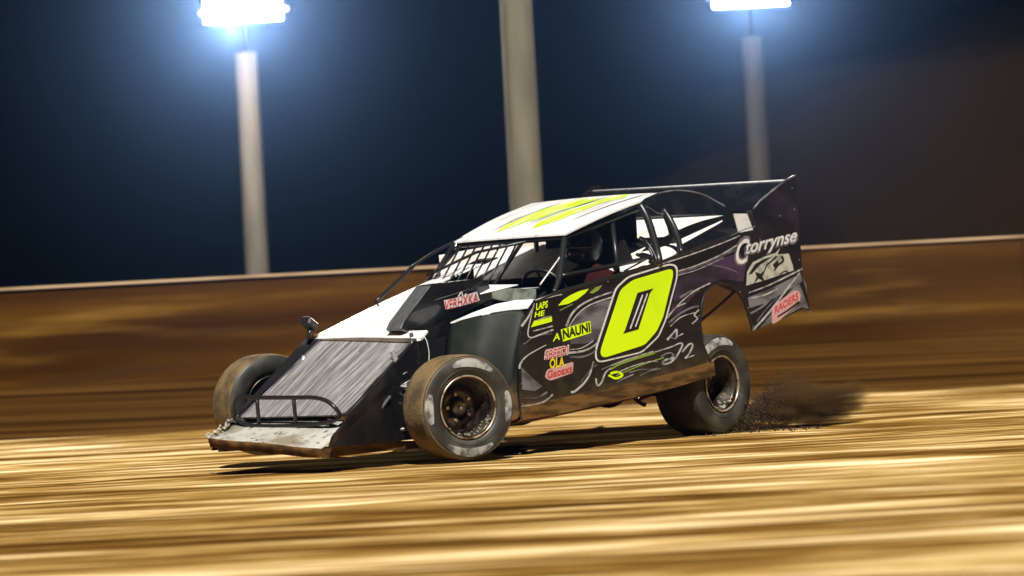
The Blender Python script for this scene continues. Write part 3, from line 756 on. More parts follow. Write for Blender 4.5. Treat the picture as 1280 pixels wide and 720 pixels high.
# ---- engine block glimpsed behind the nose
bm = bmesh.new(); box(bm, (-1.1, -0.26, 0.3), (-0.5, 0.26, 0.72)); en = link('engine', bm, M['matblack'], car); en.modifiers.new('b', 'BEVEL').width = 0.03

# ---- seat, steering wheel
bm = bmesh.new()
for q in ([(-2.32, .06, .72), (-2.32, .56, .72), (-2.42, .56, 1.20), (-2.44, .46, 1.40), (-2.44, .16, 1.40), (-2.42, .06, 1.20)],): prism(bm, q, (-0.03, 0, 0))
prism(bm, [(-1.85, .08, .70), (-1.85, .54, .70), (-2.34, .56, .66), (-2.34, .06, .66)], (0, 0, -0.03))
prism(bm, [(-1.9, .56, .66), (-2.0, .57, .92), (-2.36, .57, 1.2), (-2.36, .57, .66)], (0, .02, 0)); prism(bm, [(-1.9, .05, .66), (-2.0, .05, .92), (-2.36, .05, 1.2), (-2.36, .05, .66)], (0, -.02, 0))
link('racing_seat', bm, M['matblack'], car)
bm = bmesh.new()
ctr = Vector((-1.72, 0.31, 1.06)); ax = Vector((-0.85, 0, 0.5)).normalized(); u_ = ax.cross(Vector((0, 1, 0))).normalized()
wp = lambda a, r=0.18: ctr + (Vector((0, 1, 0)) * math.cos(a) + u_ * math.sin(a)) * r
tube(bm, [wp(2 * math.pi * k / 28) for k in range(28)], 0.014, 8, closed=True)
for a in (0.2, 2.94, -1.57): tube(bm, [ctr, wp(a)], 0.01, 6)
tube(bm, [ctr, ctr - ax * 0.4], 0.016, 8); link('steering_wheel', bm, M['tube'], car)

bm = bmesh.new(); prism(bm, [(-2.9, -0.60, 0.8), (-2.9, 0.25, 0.8), (-2.9, 0.25, 1.66), (-2.9, -0.56, 1.68)], (-0.01, 0, 0)); link('bulkhead', bm, M['matblack'], car)
bm = bmesh.new(); prism(bm, [(-1.75, -0.50, 0.7), (-2.9, -0.55, 0.8), (-2.9, -0.55, 1.22), (-1.75, -0.56, 1.10)], (0, -0.01, 0)); link('cockpit_liner', bm, M['matblack'], car)
# ---- wheels
def make_wheel(R, W, rr, tread, name, steer, loc, out, letters=True):
    """R tyre radius, W width, rr rim radius; outer face at +y"""
    w = empty(name, loc); w.parent = car; w.rotation_euler = (0, 0, steer)
    h = W / 2
    prof = [(h * 0.80, rr + 0.004), (h * 0.93, rr + 0.012), (h * 1.0, rr + 0.035), (h * 1.05, rr + (R - rr) * 0.45), (h * 1.04, rr + (R - rr) * 0.66), (h * 0.99, rr + (R - rr) * 0.84), (h * 0.93, R * 0.968), (h * 0.84, R * 0.985),
            (h * 0.6, R * 0.996), (0, R), (-h * 0.6, R * 0.996), (-h * 0.84, R * 0.985), (-h * 0.93, R * 0.968), (-h * 0.99, rr + (R - rr) * 0.84), (-h * 1.04, rr + (R - rr) * 0.66), (-h * 1.05, rr + (R - rr) * 0.45), (-h, rr + 0.035), (-h * 0.93, rr + 0.012), (-h * 0.8, rr + 0.004)]
    bm = bmesh.new(); lathe(bm, prof, 96, lambda i: 1 if 5 <= i <= 11 else 0)
    # tread blocks with grooves between
    for j, (ya, yb) in enumerate(((-0.80, -0.46), (-0.40, -0.04), (0.04, 0.40), (0.46, 0.80))):
        nb = 34
        for k in range(nb):
            a0 = 2 * math.pi * (k + 0.5 * (j % 2)) / nb; a1 = a0 + 2 * math.pi / nb * 0.78
            pts = []
            for (a, y) in ((a0, ya), (a1, ya), (a1, yb), (a0, yb)):
                r_ = R * (0.9965 if abs(y) < 0.5 else 0.988) - 0.001
                pts.append(Vector((r_ * math.cos(a), y * h, r_ * math.sin(a))))
            m0 = (a0 + a1) / 2; prism(bm, pts, Vector((math.cos(m0), 0, math.sin(m0))) * 0.0025, 1)
    tyre = link('tyre', bm, [M['rubber'], tread], w)
    # sidewall ribs + worn lettering arcs
    bm = bmesh.new()
    def wall_pt(t, a, off=0.0):       # t 0..1 from bead to shoulder on the outer side
        pr_ = prof[2:7]; s_ = t * (len(pr_) - 1); i = min(int(s_), len(pr_) - 2); f_ = s_ - i
        y = pr_[i][0] * (1 - f_) + pr_[i + 1][0] * f_; r_ = pr_[i][1] * (1 - f_) + pr_[i + 1][1] * f_
        return Vector(((r_) * math.cos(a), y + off, r_ * math.sin(a)))
    for t in (0.08, 0.93):
        tube(bm, [wall_pt(t, 2 * math.pi * k / 72, 0.0) for k in range(72)], 0.0035, 6, closed=True)
    link('sidewall_rib', bm, M['rubber'], tyre)
    if letters:
        for (ac, da, t0, t1) in letters:
            bm = bmesh.new(); n = 26
            A = [[bm.verts.new(wall_pt((t0 + t1) / 2 + (t1 - t0) * (q / 3 - 0.5) * (0.35 + 0.65 * abs(math.sin(math.pi * k / n)) ** 0.6), rad(ac + da * (k / n - 0.5)), 0.003)) for q in range(4)] for k in range(n + 1)]
            for k in range(n):
                for q in range(3): bm.faces.new((A[k][q], A[k + 1][q], A[k + 1][q + 1], A[k][q + 1])).smooth = True
            link('sidewall_lettering', bm, M['chalk'], tyre)
    # rim
    rim = empty('rim', (0, 0, 0)); rim.parent = w
    bm = bmesh.new()
    lathe(bm, [(h * 0.98, rr + 0.010), (h * 1.0, rr + 0.004), (h * 0.97, rr - 0.003), (h * 0.90, rr - 0.004), (h * 0.90, rr + 0.004)], 72)
    link('rim_lip', bm, M['rim'], rim)
    bm = bmesh.new()
    lathe(bm, [(h * 0.90, rr - 0.005), (h * 0.72, rr - 0.010), (h * 0.6, rr - 0.026), (h * 0.3, rr - 0.03), (h * 0.22, rr - 0.042), (-h * 0.1, rr - 0.046), (-h * 0.2, rr - 0.06), (-h * 0.22, rr - 0.03), (-h * 0.9, rr - 0.01), (-h * 0.9, rr - 0.004), (h * 0.5, rr - 0.006)], 72)
    link('rim_barrel', bm, M['rimdark'], rim)
    bm = bmesh.new()
    lathe(bm, [(-h * 0.10, rr - 0.048), (-h * 0.02, rr * 0.62), (h * 0.06, rr * 0.50), (-h * 0.02, rr * 0.42), (-h * 0.02, 0.001), (-h * 0.14, 0.001), (-h * 0.2, rr - 0.048)], 60)
    link('wheel_centre', bm, M['rimdark'], rim)
    bm = bmesh.new(); lathe(bm, [(-h * 0.05, 0.062), (h * 0.16, 0.055), (h * 0.2, 0.045), (h * 0.2, 0.001), (-h * 0.05, 0.001)], 24)
    link('hub', bm, M['rimdark'], rim)
    for k in range(5):
        a = 2 * math.pi * k / 5; bm = bmesh.new()
        tube(bm, [(rr * 0.44 * math.cos(a), -h * 0.02, rr * 0.44 * math.sin(a)), (rr * 0.44 * math.cos(a), h * 0.16, rr * 0.44 * math.sin(a))], 0.012, 6); link('wheel_nut', bm, M['rim'], rim)
    # splashes of mud inside the dish
    bm = bmesh.new()
    for k in range(60):
        a = rad(random.uniform(200, 330)); y = random.uniform(0.1, 0.85) * h; r_ = rr - 0.012 - 0.02 * (1 - y / h)
        bmesh.ops.create_icosphere(bm, subdivisions=1, radius=random.uniform(.003, .009), matrix=Matrix.Translation((r_ * math.cos(a), y, r_ * math.sin(a))) @ Matrix.Diagonal((1, 2.0, 1, 1)))
    tag(link('mud_splash', bm, M['lip'], rim), kind='stuff')
    return w

# local angle convention: 0 = forward, 90 = up
Rf, Wf = 0.338, 0.285
fc = Vector((0.0, 0.95, 0.338))
st_ = rad(-22)
def hubloc(outer, steer, h, s=1): return outer + Vector((math.sin(steer), -math.cos(steer), 0)) * h * s
make_wheel(Rf, Wf, 0.196, M['tread'], 'front_wheel', st_, hubloc(un(586, 509, 1, .94), st_, Wf / 2), 1,
           letters=[(98, 62, 0.22, 0.72), (0, 38, 0.25, 0.78), (182, 40, 0.25, 0.78), (272, 70, 0.25, 0.75)])
make_wheel(Rf, Wf, 0.196, M['tread'], 'front_wheel', st_ + math.pi, Vector((-0.03, -0.80, 0.408)), 1, letters=None)
make_wheel(0.352, 0.36, 0.19, M['dtread'], 'rear_wheel', rad(-2), un(906, 479.5, 1, .885) + Vector((0, -0.19, 0)), 1, letters=[(75, 80, 0.3, 0.8)])
make_wheel(0.352, 0.36, 0.19, M['dtread'], 'rear_wheel', rad(178), Vector((-2.80, -0.95, 0.452)), 1, letters=None)

# ---- number and graphics on the left side
num_out = [(769, 360), (785, 345), (838, 329), (847, 332), (847.5, 345), (833, 400), (824, 421), (803, 441), (750, 453.5), (744, 450), (744, 436)]
num_blk = [(771, 361), (786, 347), (838, 331), (845, 334), (845.5, 346), (831, 400), (822, 420), (802, 439), (751, 451), (746, 448), (746, 437)]
num_grn = [(776, 362), (791, 350), (838, 336), (841.5, 338.5), (841, 347), (829, 396), (821, 414), (806, 431), (756, 447), (751, 444.5), (751, 437)]
bm = bmesh.new()
decal(bm, rounded(num_out, 6), 0.0025, 0); decal(bm, rounded(num_blk, 6), 0.0040, 1); decal(bm, rounded(num_grn, 5), 0.0055, 2)
decal(bm, [(797, 366), (817, 360.5), (812.5, 366), (798, 411.5), (779, 417), (781.5, 412.5)], 0.0070, 1)
stroke(bm, [(803.5, 368.5), (788, 411)], 1.5, 0.0085, 0); stroke(bm, [(809.5, 367), (794.5, 408.5)], 1.3, 0.0085, 0)
link('race_number', bm, [M['line'], M['ink'], M['green']], body)

bm = bmesh.new(); LN, LG, PU, GR, INK, DG = 0, 1, 2, 3, 4, 5
decal(bm, [(846, 352), (864, 341), (905, 322), (925, 316), (933, 330), (929, 352), (905, 349), (886, 354), (869, 368), (852, 388), (838, 396)], 0.0020, PU)
decal(bm, [(712, 406), (728, 388), (747, 379), (764, 374), (754, 405), (747, 424), (730, 430), (713, 430)], 0.0020, LG)
decal(bm, [(652, 459), (663, 470), (678, 483), (668, 489), (653, 487)], 0.0020, LG)
decal(bm, [(935, 372), (965, 360), (1001, 342), (1003, 352), (960, 378), (937, 385)], 0.0020, LG)
decal(bm, [(955, 404), (998, 352), (1006, 372), (1011, 386), (1002, 384), (975, 399), (950, 410)], 0.0020, LG)
for ln, w_ in (([(822, 331.5), (860, 319.5), (900, 305), (925, 294.5)], 1.5), ([(848, 339), (870, 332), (900, 319), (922, 306)], 1.3), ([(848, 344), (872, 337), (905, 322)], 0.8),
               ([(708, 408), (714, 394), (724, 383), (742, 373), (765, 365)], (2.6, 1.6)), ([(711, 409), (722, 393), (738, 381), (765, 371.5)], (1.0, 1.8)),
               ([(711, 441), (728, 439), (740, 434), (748, 427)], (3.0, 1.0)), ([(712, 437), (727, 435), (742, 426)], 1.0),
               ([(649.5, 461), (651, 454), (660, 444), (683, 431)], (2.6, 0.9)), ([(652, 508), (668, 506), (682, 501), (691, 493)], (1.6, 2.2)),
               ([(742, 452), (738, 466), (731, 478), (719, 489), (714, 490)], (1.6, 3.0)), ([(834, 398), (848, 381), (868, 364), (888, 354)], (0.9, 1.6)),
               ([(674, 375), (688, 371), (703, 368)], (2.4, 1.0)), ([(652, 408), (660, 397), (667, 384)], (3.0, 1.2)),
               ([(668, 379), (663, 400), (660, 417), (664, 422), (676, 418), (692, 412)], (0.9, 2.2)), ([(666, 414), (678, 411), (691, 407.5)], 1.6),
               ([(838, 408), (852, 396), (872, 390)], (1.6, 0.8)), ([(836, 394), (846, 384), (857, 379)], 1.2),
               ([(936, 366), (960, 357), (985, 345), (1003, 336)], (1.2, 2.4)), ([(941, 413), (962, 390), (985, 360), (1000, 341)], (2.6, 1.4)), ([(938, 373), (955, 369), (972, 361)], 1.8)):
    stroke(bm, ln, w_, 0.0035, LN)
decal(bm, [(698, 382), (704, 375), (713, 369), (724, 364), (736, 361), (731, 367), (722, 374), (710, 380)], 0.0035, GR)
decal(bm, [(737, 366), (745, 359), (753, 356.5), (748, 363), (741, 367)], 0.0035, DG)
decal(bm, [(664, 409), (668, 401), (690, 396), (690, 402)], 0.0035, GR); stroke(bm, [(671, 401), (680, 397), (689, 395)], 1.0, 0.0045, LN)
# looping hand-painted scroll low on the door
for ln, w_, mi_ in (([(745, 473), (747, 482), (752, 478), (757, 466), (764, 460)], (2.0, 1.6), LN), ([(763, 462), (775, 455), (795, 448), (818, 441)], (2.0, 3.0), DG), ([(764, 457), (785, 449), (817, 439)], 1.0, LN),
                    ([(761, 469), (770, 473), (778, 469), (772, 465), (763, 467)], (2.6, 3.0), GR), ([(772, 466), (790, 458), (812, 452), (822, 452)], 1.2, LN),
                    ([(819, 440), (838, 434), (850, 429), (853, 432), (846, 445), (838, 453), (829, 455), (832, 450), (846, 447)], (1.5, 2.6), LN), ([(853, 440), (862, 430), (866, 432), (861, 443), (856, 448), (868, 444)], (2.2, 1.2), LN),
                    ([(834, 425), (842, 416), (846, 412), (845, 423), (838, 421)], (2.4, 1.4), LN), ([(846, 421), (854, 417)], 1.4, LN), ([(865, 405), (872, 398), (868, 394), (874, 387)], 1.6, LN),
                    ([(786, 466), (800, 462), (812, 462), (822, 460)], (2.0, 1.0), LG), ([(772, 478), (778, 474), (792, 468)], 1.0, LN), ([(800, 470), (812, 464), (826, 461)], 1.2, LG)):
    stroke(bm, ln, w_, 0.0035, mi_)
for ln, w_, mi_ in (([(848, 342), (885, 328), (924, 309)], 3.2, LG), ([(712, 446), (728, 446), (741, 441), (745, 436)], (3.2, 1.0), LG), ([(656, 430), (668, 421), (690, 417)], 1.2, LG),
                    ([(716, 404), (732, 389), (760, 379)], 1.0, LG), ([(850, 372), (864, 364), (874, 363)], 2.4, LG), ([(836, 404), (850, 392), (866, 384), (874, 383)], 2.6, LG), ([(880, 330), (905, 334), (926, 342)], 1.0, LG),
                    ([(655, 498), (672, 497), (684, 490)], 2.2, LG), ([(752, 462), (780, 450), (806, 444)], 1.6, LG), ([(770, 470), (800, 457), (830, 447)], 1.4, DG), ([(826, 446), (836, 441), (842, 444), (836, 450)], 2.0, LG),
                    ([(938, 392), (952, 384), (966, 372)], 2.4, LG), ([(946, 402), (960, 384), (972, 372)], 1.0, LG), ([(904, 300), (930, 287), (944, 283)], 1.0, LG), ([(700, 388), (708, 384), (716, 380)], 1.0, DG), ([(726, 478), (738, 462), (746, 456)], 1.2, LG)):
    stroke(bm, ln, w_, 0.0030, mi_)
link('side_graphics', bm, [M['dull'], M['lgrey'], M['purple'], M['green'], M['ink'], M['dgreen']], body)

# sponsor stickers down the front of the door
def sticker(build, mats):
    bm = bmesh.new(); build(bm); link('sponsor_sticker', bm, mats, body)
def b1(bm):
    text(bm, 'LAPS', (670, 388), (14.5, -3.5), (0.5, -9), 0.0035, 0, fat=0.03); text(bm, 'HE', (668, 397), (12, -2.5), (1, -7), 0.0035, 0, fat=0.03)
sticker(b1, [M['green']])
def b2(bm):
    decal(bm, [(701, 412), (738, 401), (739, 416), (704, 427)], 0.0030, 0)
    text(bm, 'NAUNI', (704, 424), (34, -9.5), (-1, -12), 0.0048, 1, fat=0.035)
    text(bm, 'A', (691, 427), (9, -2.5), (1, -9.5), 0.0035, 0, fat=0.02)
sticker(b2, [M['green'], M['ink']])
def b3(bm):
    text(bm, 'SBEEDI', (680, 450.5), (31, -7), (0.5, -13), 0.0030, 0, shear=.1, fat=0.08); text(bm, 'SBEEDI', (681, 449.5), (29, -7), (0.5, -11), 0.0045, 1, shear=.1, fat=0.01)
sticker(b3, [M['sticker'], M['red']])
def b4(bm): text(bm, 'OLA.', (687, 461), (20, -3), (0, -12.5), 0.0035, 0, fat=0.03)
sticker(b4, [M['yellow']])
def b5(bm):
    decal(bm, rounded([(681, 472), (684, 462), (717, 452), (716, 466), (688, 476)], 3), 0.0028, 0)
    text(bm, 'Gaoaxs', (684, 473.5), (31, -8.5), (0.5, -10), 0.0046, 1, fat=0.02)
sticker(b5, [M['pink'], M['red']])
# big script, emblem and box sticker on the quarter panel
def b6(bm):
    text(bm, 'C', (917, 335), (19, -5), (2, -37), 0.0030, 0, shear=.1, fat=0.06); text(bm, 'torrynse', (929, 326), (68, -17), (1, -24), 0.0030, 0, shear=.25, fat=0.075)
    text(bm, 'C', (919, 332.5), (16, -4.5), (2, -31), 0.0046, 1, shear=.1, fat=0.015); text(bm, 'torrynse', (931.5, 323.5), (64, -16.5), (1, -20), 0.0046, 1, shear=.25, fat=0.018)
tag(bpy.data.objects.new('x', None)) if False else None
sticker(b6, [M['lgrey'], M['line']])
def b7(bm):
    decal(bm, [(933, 357), (934, 340), (941, 328), (955, 321), (970, 316), (975, 310), (972, 318), (986, 317), (991, 332), (992, 338), (960, 349)], 0.0024, 0)
    decal(bm, [(936, 343), (944, 330), (957, 323), (965, 321), (950, 331), (940, 342)], 0.0038, 1)
    decal(bm, [(944, 340), (951, 342), (957, 337), (953, 345), (956, 352), (948, 348), (942, 355), (946, 346)], 0.0038, 1)
    stroke(bm, [(955, 340), (959, 331), (966, 325), (971, 320)], (1.2, 2.2), 0.0038, 1); stroke(bm, [(968, 338), (973, 331), (979, 326), (977, 320)], (1.6, 3.0), 0.0038, 1)
    decal(bm, [(966, 331), (972, 325), (974, 331), (969, 336)], 0.0038, 1); stroke(bm, [(975, 343), (981, 339), (986, 341)], 1.4, 0.0038, 1)
sticker(b7, [M['emblem'], M['ink']])
def b8(bm):
    decal(bm, rounded([(965, 406), (965, 386), (975, 376), (994, 362), (1001, 366), (1000, 378), (975, 400)], 4), 0.0045, 0)
    text(bm, 'RAOERS', (968.5, 392.5), (29.5, -18.5), (0, -9.5), 0.0060, 1, fat=0.02); stroke(bm, [(972, 396), (986, 387), (999, 377)], (1.6, 2.6), 0.0060, 2)
sticker(b8, [M['pink'], M['red'], M['ink']])
# torn tail tips
bm = bmesh.new(); prism(bm, [side(1003, 345, -.004), side(1008, 356, -.004), side(1009, 370, -.004), side(1014, 391, -.004), side(1002, 385, -.004), side(1000, 360, -.004)], (0, -0.006, 0)); link('tail_trim', bm, M['lgrey'], body)
# rivets along panel joints
for (x, y) in [(655, 430), (653, 450), (652, 480), (653, 505), (990, 235), (993, 262), (975, 270), (950, 300), (997, 300), (999, 325), (760, 352), (800, 340), (865, 315), (905, 300), (941, 408), (935, 385), (925, 365), (874, 395)]:
    bm = bmesh.new(); bmesh.ops.create_icosphere(bm, subdivisions=1, radius=0.006); link('rivet', bm, M['lgrey'], body, loc=side(x, y, 0.002))

# ================================================================== DRIVER
def person():
    base = ORG + FX * (-2.15) + LY * 0.31 + Vector((0, 0, 0.70))
    loc = lambda x, y, z: Vector((x + 2.15, y - 0.31, z - 0.70))
    V = []; E = []; R_ = []
    def chain(pts, par=None):
        prev = par
        for (p, r) in pts:
            V.append(loc(*p)); R_.append(r); i = len(V) - 1
            if prev is not None: E.append((prev, i))
            prev = i
        return prev
    pel = chain([((-2.2, .31, .78), .13)])
    ch = chain([((-2.22, .31, .90), .12), ((-2.24, .31, 1.05), .13), ((-2.24, .31, 1.16), .11)], pel)
    chain([((-2.22, .31, 1.24), .05), ((-2.20, .31, 1.30), .06)], ch)
    for s in (-1, 1):
        chain([((-2.22, .31 + .17 * s, 1.15), .065), ((-2.10, .31 + .24 * s, .97), .05), ((-1.92, .31 + .22 * s, .98), .04), ((-1.78, .31 + .18 * s, 1.06), .03)], ch)
        chain([((-2.10, .31 + .10 * s, .78), .09), ((-1.72, .31 + .14 * s, .86), .065), ((-1.40, .31 + .12 * s, .60), .045), ((-1.32, .31 + .12 * s, .56), .04)], pel)
    me = bpy.data.meshes.new('person'); me.from_pydata(V, E, []); o = bpy.data.objects.new('person', me); C.objects.link(o)
    o.modifiers.new('sk', 'SKIN'); 
    for i, r in enumerate(R_): me.skin_vertices[0].data[i].radius = (r, r)
    me.skin_vertices[0].data[0].use_root = True
    o.modifiers.new('ss', 'SUBSURF').render_levels = 2
    bpy.context.view_layer.update()
    ev = bpy.data.meshes.new_from_object(o.evaluated_get(bpy.context.evaluated_depsgraph_get()))
    bpy.data.objects.remove(o)
    for p_ in ev.polygons: p_.use_smooth = True
    ev.materials.clear(); ev.materials.append(M['suit'])
    o = bpy.data.objects.new('person', ev); C.objects.link(o); o.location = base; o.rotation_euler = (0, 0, ROTZ)
    tag(o, 'driver in dark red suit and black helmet, seated inside the race car gripping the wheel', 'person')
    bm = bmesh.new(); bmesh.ops.create_uvsphere(bm, u_segments=32, v_segments=20, radius=0.135, matrix=Matrix.Translation(loc(-2.18, .31, 1.375)) @ Matrix.Diagonal((1.12, 0.93, 1.05, 1)))
    bmesh.ops.create_uvsphere(bm, u_segments=20, v_segments=12, radius=0.075, matrix=Matrix.Translation(loc(-2.08, .31, 1.315)) @ Matrix.Diagonal((1.0, 1.0, 0.8, 1)))
    he = link('helmet', bm, M['helmet'], o, smooth=True)
    bm = bmesh.new(); cc = loc(-2.18, .31, 1.375); g = []
    for i in range(13):
        a = rad(-65 + 130 * i / 12)
        g.append([bm.verts.new(cc + Vector((math.cos(a) * 0.155 * math.cos(e_), math.sin(a) * 0.130 * math.cos(e_), 0.143 * math.sin(e_)))) for e_ in (rad(-8), rad(5), rad(18), rad(28))])
    for i in range(12):
        for j in range(3): bm.faces.new((g[i][j], g[i + 1][j], g[i + 1][j + 1], g[i][j + 1])).smooth = True
    link('visor', bm, M['visor'], he)
    for s, ang in ((1, 0.35), (-1, 2.79)):             # gloved hands closed round the rim of the wheel
        bm = bmesh.new(); c = wp(ang); sh = Vector((2.15, -.31, -.70))
        tan = (wp(ang + 0.1) - wp(ang - 0.1)).normalized(); outw = (c - ctr).normalized()
        palm = c + ax * 0.035 + outw * 0.012 + sh
        bmesh.ops.create_icosphere(bm, subdivisions=2, radius=0.042, matrix=Matrix.Translation(palm) @ Matrix.Diagonal((0.75, 0.8, 1.05, 1)))
        for k in range(4):
            b0 = c + sh + tan * (-0.030 + 0.020 * k); l = (0.9, 1.0, 0.95, 0.8)[k]
            tube(bm, smooth_path([b0 + ax * 0.03 + outw * 0.02, b0 + outw * 0.032, b0 - ax * 0.026 * l + outw * 0.012, b0 - ax * 0.026 * l - outw * 0.016, b0 - outw * 0.030 * l + ax * 0.004], 3), [0.0095] * 9 + [0.0085] * 4, 8)
        b0 = c + sh + tan * 0.038
        tube(bm, smooth_path([palm + tan * 0.02, b0 + ax * 0.024 - outw * 0.012, b0 + tan * 0.012 - outw * 0.026, b0 + tan * 0.012 - outw * 0.03 - ax * 0.016], 3), 0.010, 8)
        link('glove', bm, M['glove'], o)
person()

# ================================================================== DIRT THROWN UP BEHIND THE REAR WHEEL
M['clod'] = mat('thrown_dirt', (0.05, 0.028, 0.010), 0.95)
noisy(M['clod'], 20, (0.060, 0.033, 0.012), (0.022, 0.012, 0.005), 0.4, 0.6)
bm = bmesh.new()
_ico = bmesh.new(); bmesh.ops.create_icosphere(_ico, subdivisions=1, radius=1)
IV = [v.co.copy() for v in _ico.verts]; IF = [[v.index for v in f.verts] for f in _ico.faces]; _ico.free()
CV = []; CF = []
def clod(p, r, sx_=None):
    q = Matrix.Translation(p) @ Matrix.Rotation(random.uniform(0, 6), 4, Vector((random.random() + .01, random.random(), random.random()))) @ Matrix.Diagonal((r * random.uniform(.7, 1.6), r * random.uniform(.6, 1.1), r * random.uniform(.5, 1), 1))
    n0 = len(CV); CV.extend([q @ v for v in IV]); CF.extend([[i + n0 for i in f] for f in IF])
wb = ORG + FX * (-3.10) + LY * 0.80
for k in range(15000):
    t = random.random() ** 0.9
    arm = random.choice((0, 0, 1))
    s_ = (1.0 if arm == 0 else 0.75) * t
    h_ = (0.36 * math.sin(min(1.0, t) * math.pi * 0.62) if arm == 0 else 0.22 * t) * random.uniform(0.15, 1.0) ** 0.7 + random.gauss(0, 0.02 + 0.05 * t)
    p = wb + Vector((0.02 + s_ * 0.62, s_ * 0.35 + random.gauss(0, 1) * 0.10 * (0.3 + t), max(0.005, h_)))
    clod(p, random.choice((0.0012, 0.0018, 0.0025, 0.0042)) * random.uniform(.7, 1.5) * (1.3 - 0.7 * t))
for k in range(700):                                                # loose crumbs resting on the clay
    u_ = random.random() ** 1.6
    p = wb + Vector((-0.3 + 1.0 * u_, random.gauss(0.25, 0.22), 0)); p.z = 0.002
    clod(p, random.uniform(0.003, 0.010))
bm.free(); me = bpy.data.meshes.new('dirt_spray'); me.from_pydata(CV, [], CF); me.materials.append(M['clod']); o = bpy.data.objects.new('dirt_spray', me); C.objects.link(o); tag(o, 'dark dirt and clods thrown up behind the rear wheel', 'dirt', kind='stuff')

# ================================================================== AIR
def volume(name, lo, hi, dens, col, g, shape='box', label=''):
    bm = bmesh.new()
    if shape == 'box': box(bm, lo, hi)
    else:
        c = (Vector(lo) + Vector(hi)) / 2; s_ = (Vector(hi) - Vector(lo)) / 2
        bmesh.ops.create_icosphere(bm, subdivisions=4, radius=1, matrix=Matrix.Translation(c) @ Matrix.Diagonal((s_.x, s_.y, s_.z, 1)))
        for v in bm.verts: v.co += (v.co - c) * 0.25 * noise.noise(v.co * 0.7)
    m = bpy.data.materials.new(name); m.use_nodes = True; nt = m.node_tree; nt.nodes.remove(nt.nodes['Principled BSDF'])
    v = nt.nodes.new('ShaderNodeVolumePrincipled'); v.inputs['Density'].default_value = dens; v.inputs['Color'].default_value = (*col, 1); v.inputs['Anisotropy'].default_value = g
    nt.links.new(v.outputs[0], nt.nodes['Material Output'].inputs['Volume'])
    o = link(name, bm, m); tag(o, label, 'air', kind='stuff'); return o
volume('haze', (-45, -6, -1.5), (45, 75, 9.8), 0.00035, (0.22, 0.44, 1.0), 0.968, label='thin dusty night air glowing round the floodlights')

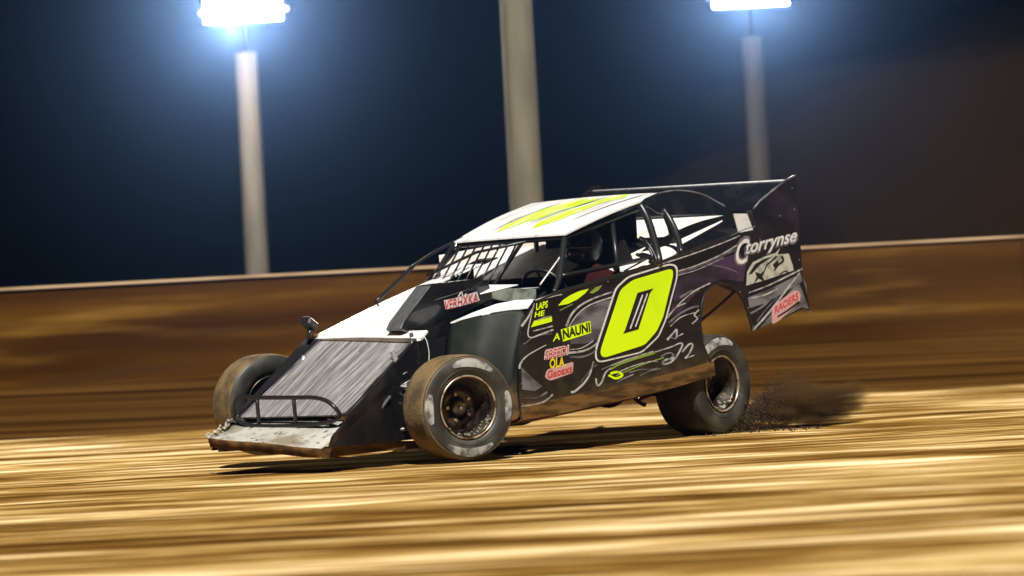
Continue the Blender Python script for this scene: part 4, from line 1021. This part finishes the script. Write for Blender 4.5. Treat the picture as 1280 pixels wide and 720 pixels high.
def puff():
    c = wb + Vector((0.55, 0.28, 0.17)); bm = bmesh.new()
    bmesh.ops.create_icosphere(bm, subdivisions=3, radius=1, matrix=Matrix.Diagonal((0.90, 0.40, 0.30, 1)))
    for v in bm.verts: v.co.z = max(v.co.z, -0.16)
    m = bpy.data.materials.new('thrown_dust'); m.use_nodes = True; nt = m.node_tree; nt.nodes.remove(nt.nodes['Principled BSDF']); L = nt.links.new
    v = nt.nodes.new('ShaderNodeVolumePrincipled'); v.inputs['Color'].default_value = (0.20, 0.11, 0.042, 1)
    tc = N(m, 'ShaderNodeTexCoord'); mp = N(m, 'ShaderNodeMapping'); mp.inputs['Scale'].default_value = (1 / .90, 1 / .40, 1 / .30); L(tc.outputs['Object'], mp.inputs[0])
    ln = N(m, 'ShaderNodeVectorMath', operation='LENGTH'); L(mp.outputs[0], ln.inputs[0])
    fo = N(m, 'ShaderNodeMapRange', interpolation_type='SMOOTHSTEP'); fo.inputs[1].default_value = 0.2; fo.inputs[2].default_value = 0.95; fo.inputs[3].default_value = 0.62; fo.inputs[4].default_value = 0; L(ln.outputs['Value'], fo.inputs[0])
    m2 = N(m, 'ShaderNodeMapping'); m2.inputs['Rotation'].default_value = (0, rad(35), 0); m2.inputs['Scale'].default_value = (1.8, 4, 7); L(tc.outputs['Object'], m2.inputs[0])
    ns = N(m, 'ShaderNodeTexNoise'); ns.inputs['Scale'].default_value = 1.5; ns.inputs['Detail'].default_value = 4; L(m2.outputs[0], ns.inputs['Vector'])
    a = N(m, 'ShaderNodeMath', operation='ADD'); L(ns.outputs[0], a.inputs[0]); L(fo.outputs[0], a.inputs[1])
    r = N(m, 'ShaderNodeMapRange'); r.inputs[1].default_value = 0.86; r.inputs[2].default_value = 1.16; r.inputs[3].default_value = 0; r.inputs[4].default_value = 30; L(a.outputs[0], r.inputs[0])
    L(r.outputs[0], v.inputs['Density']); L(v.outputs[0], nt.nodes['Material Output'].inputs['Volume'])
    o = link('dust_puff', bm, m, loc=c); tag(o, 'dark puff of dust behind the rear wheel', 'dust', kind='stuff')
puff()
volume('dust_drift', (1.0, 25.5, 0.0), (15.0, 34.0, 3.6), 0.007, (0.85, 0.52, 0.26), 0.2, 'ball', 'thin brown dust drifting behind the rear of the car')
# ================================================================== SKY, SUN, CAMERA
w = bpy.data.worlds.new('World'); sc.world = w; w.use_nodes = True; nt = w.node_tree
bg = nt.nodes['Background']
SUN = Vector((0.02, -0.60, 0.80)).normalized()
el = math.asin(SUN.z); az = math.atan2(SUN.x, SUN.y)
sky = nt.nodes.new('ShaderNodeTexSky'); sky.sky_type = 'NISHITA'; sky.sun_disc = False; sky.sun_elevation = el; sky.sun_rotation = az
mx = nt.nodes.new('ShaderNodeMix'); mx.data_type = 'RGBA'; mx.blend_type = 'MULTIPLY'; mx.inputs[0].default_value = 1
mx.inputs[7].default_value = (0.22, 0.42, 0.62, 1)
nt.links.new(sky.outputs[0], mx.inputs[6]); nt.links.new(mx.outputs[2], bg.inputs[0]); bg.inputs[1].default_value = 0.00014
sl = bpy.data.lights.new('sun', 'SUN'); sl.energy = 5.0; sl.angle = rad(1.2); sl.color = (1.0, 0.95, 0.86)
so = bpy.data.objects.new('sun', sl); C.objects.link(so); so.rotation_euler = (-SUN).to_track_quat('-Z', 'Y').to_euler(); so.location = (0, 0, 30)

cd = bpy.data.cameras.new('camera'); co = bpy.data.objects.new('camera', cd); C.objects.link(co); sc.camera = co
mtx = Matrix((RC, UC, -FW)).transposed().to_4x4(); mtx.translation = CAM; co.matrix_world = mtx
cd.lens = 36 * F / 1280; cd.sensor_width = 36; cd.clip_end = 2000; cd.clip_start = 0.1
cd.dof.use_dof = True; cd.dof.focus_distance = 22.2; cd.dof.aperture_fstop = 1.9
sc.view_settings.view_transform = 'Standard'; sc.view_settings.look = 'None'; sc.view_settings.exposure = 0.45; sc.view_settings.gamma = 1
sc.render.engine = 'CYCLES'; sc.cycles.use_denoising = True
sc.cycles.volume_bounces = 0; sc.cycles.max_bounces = 6
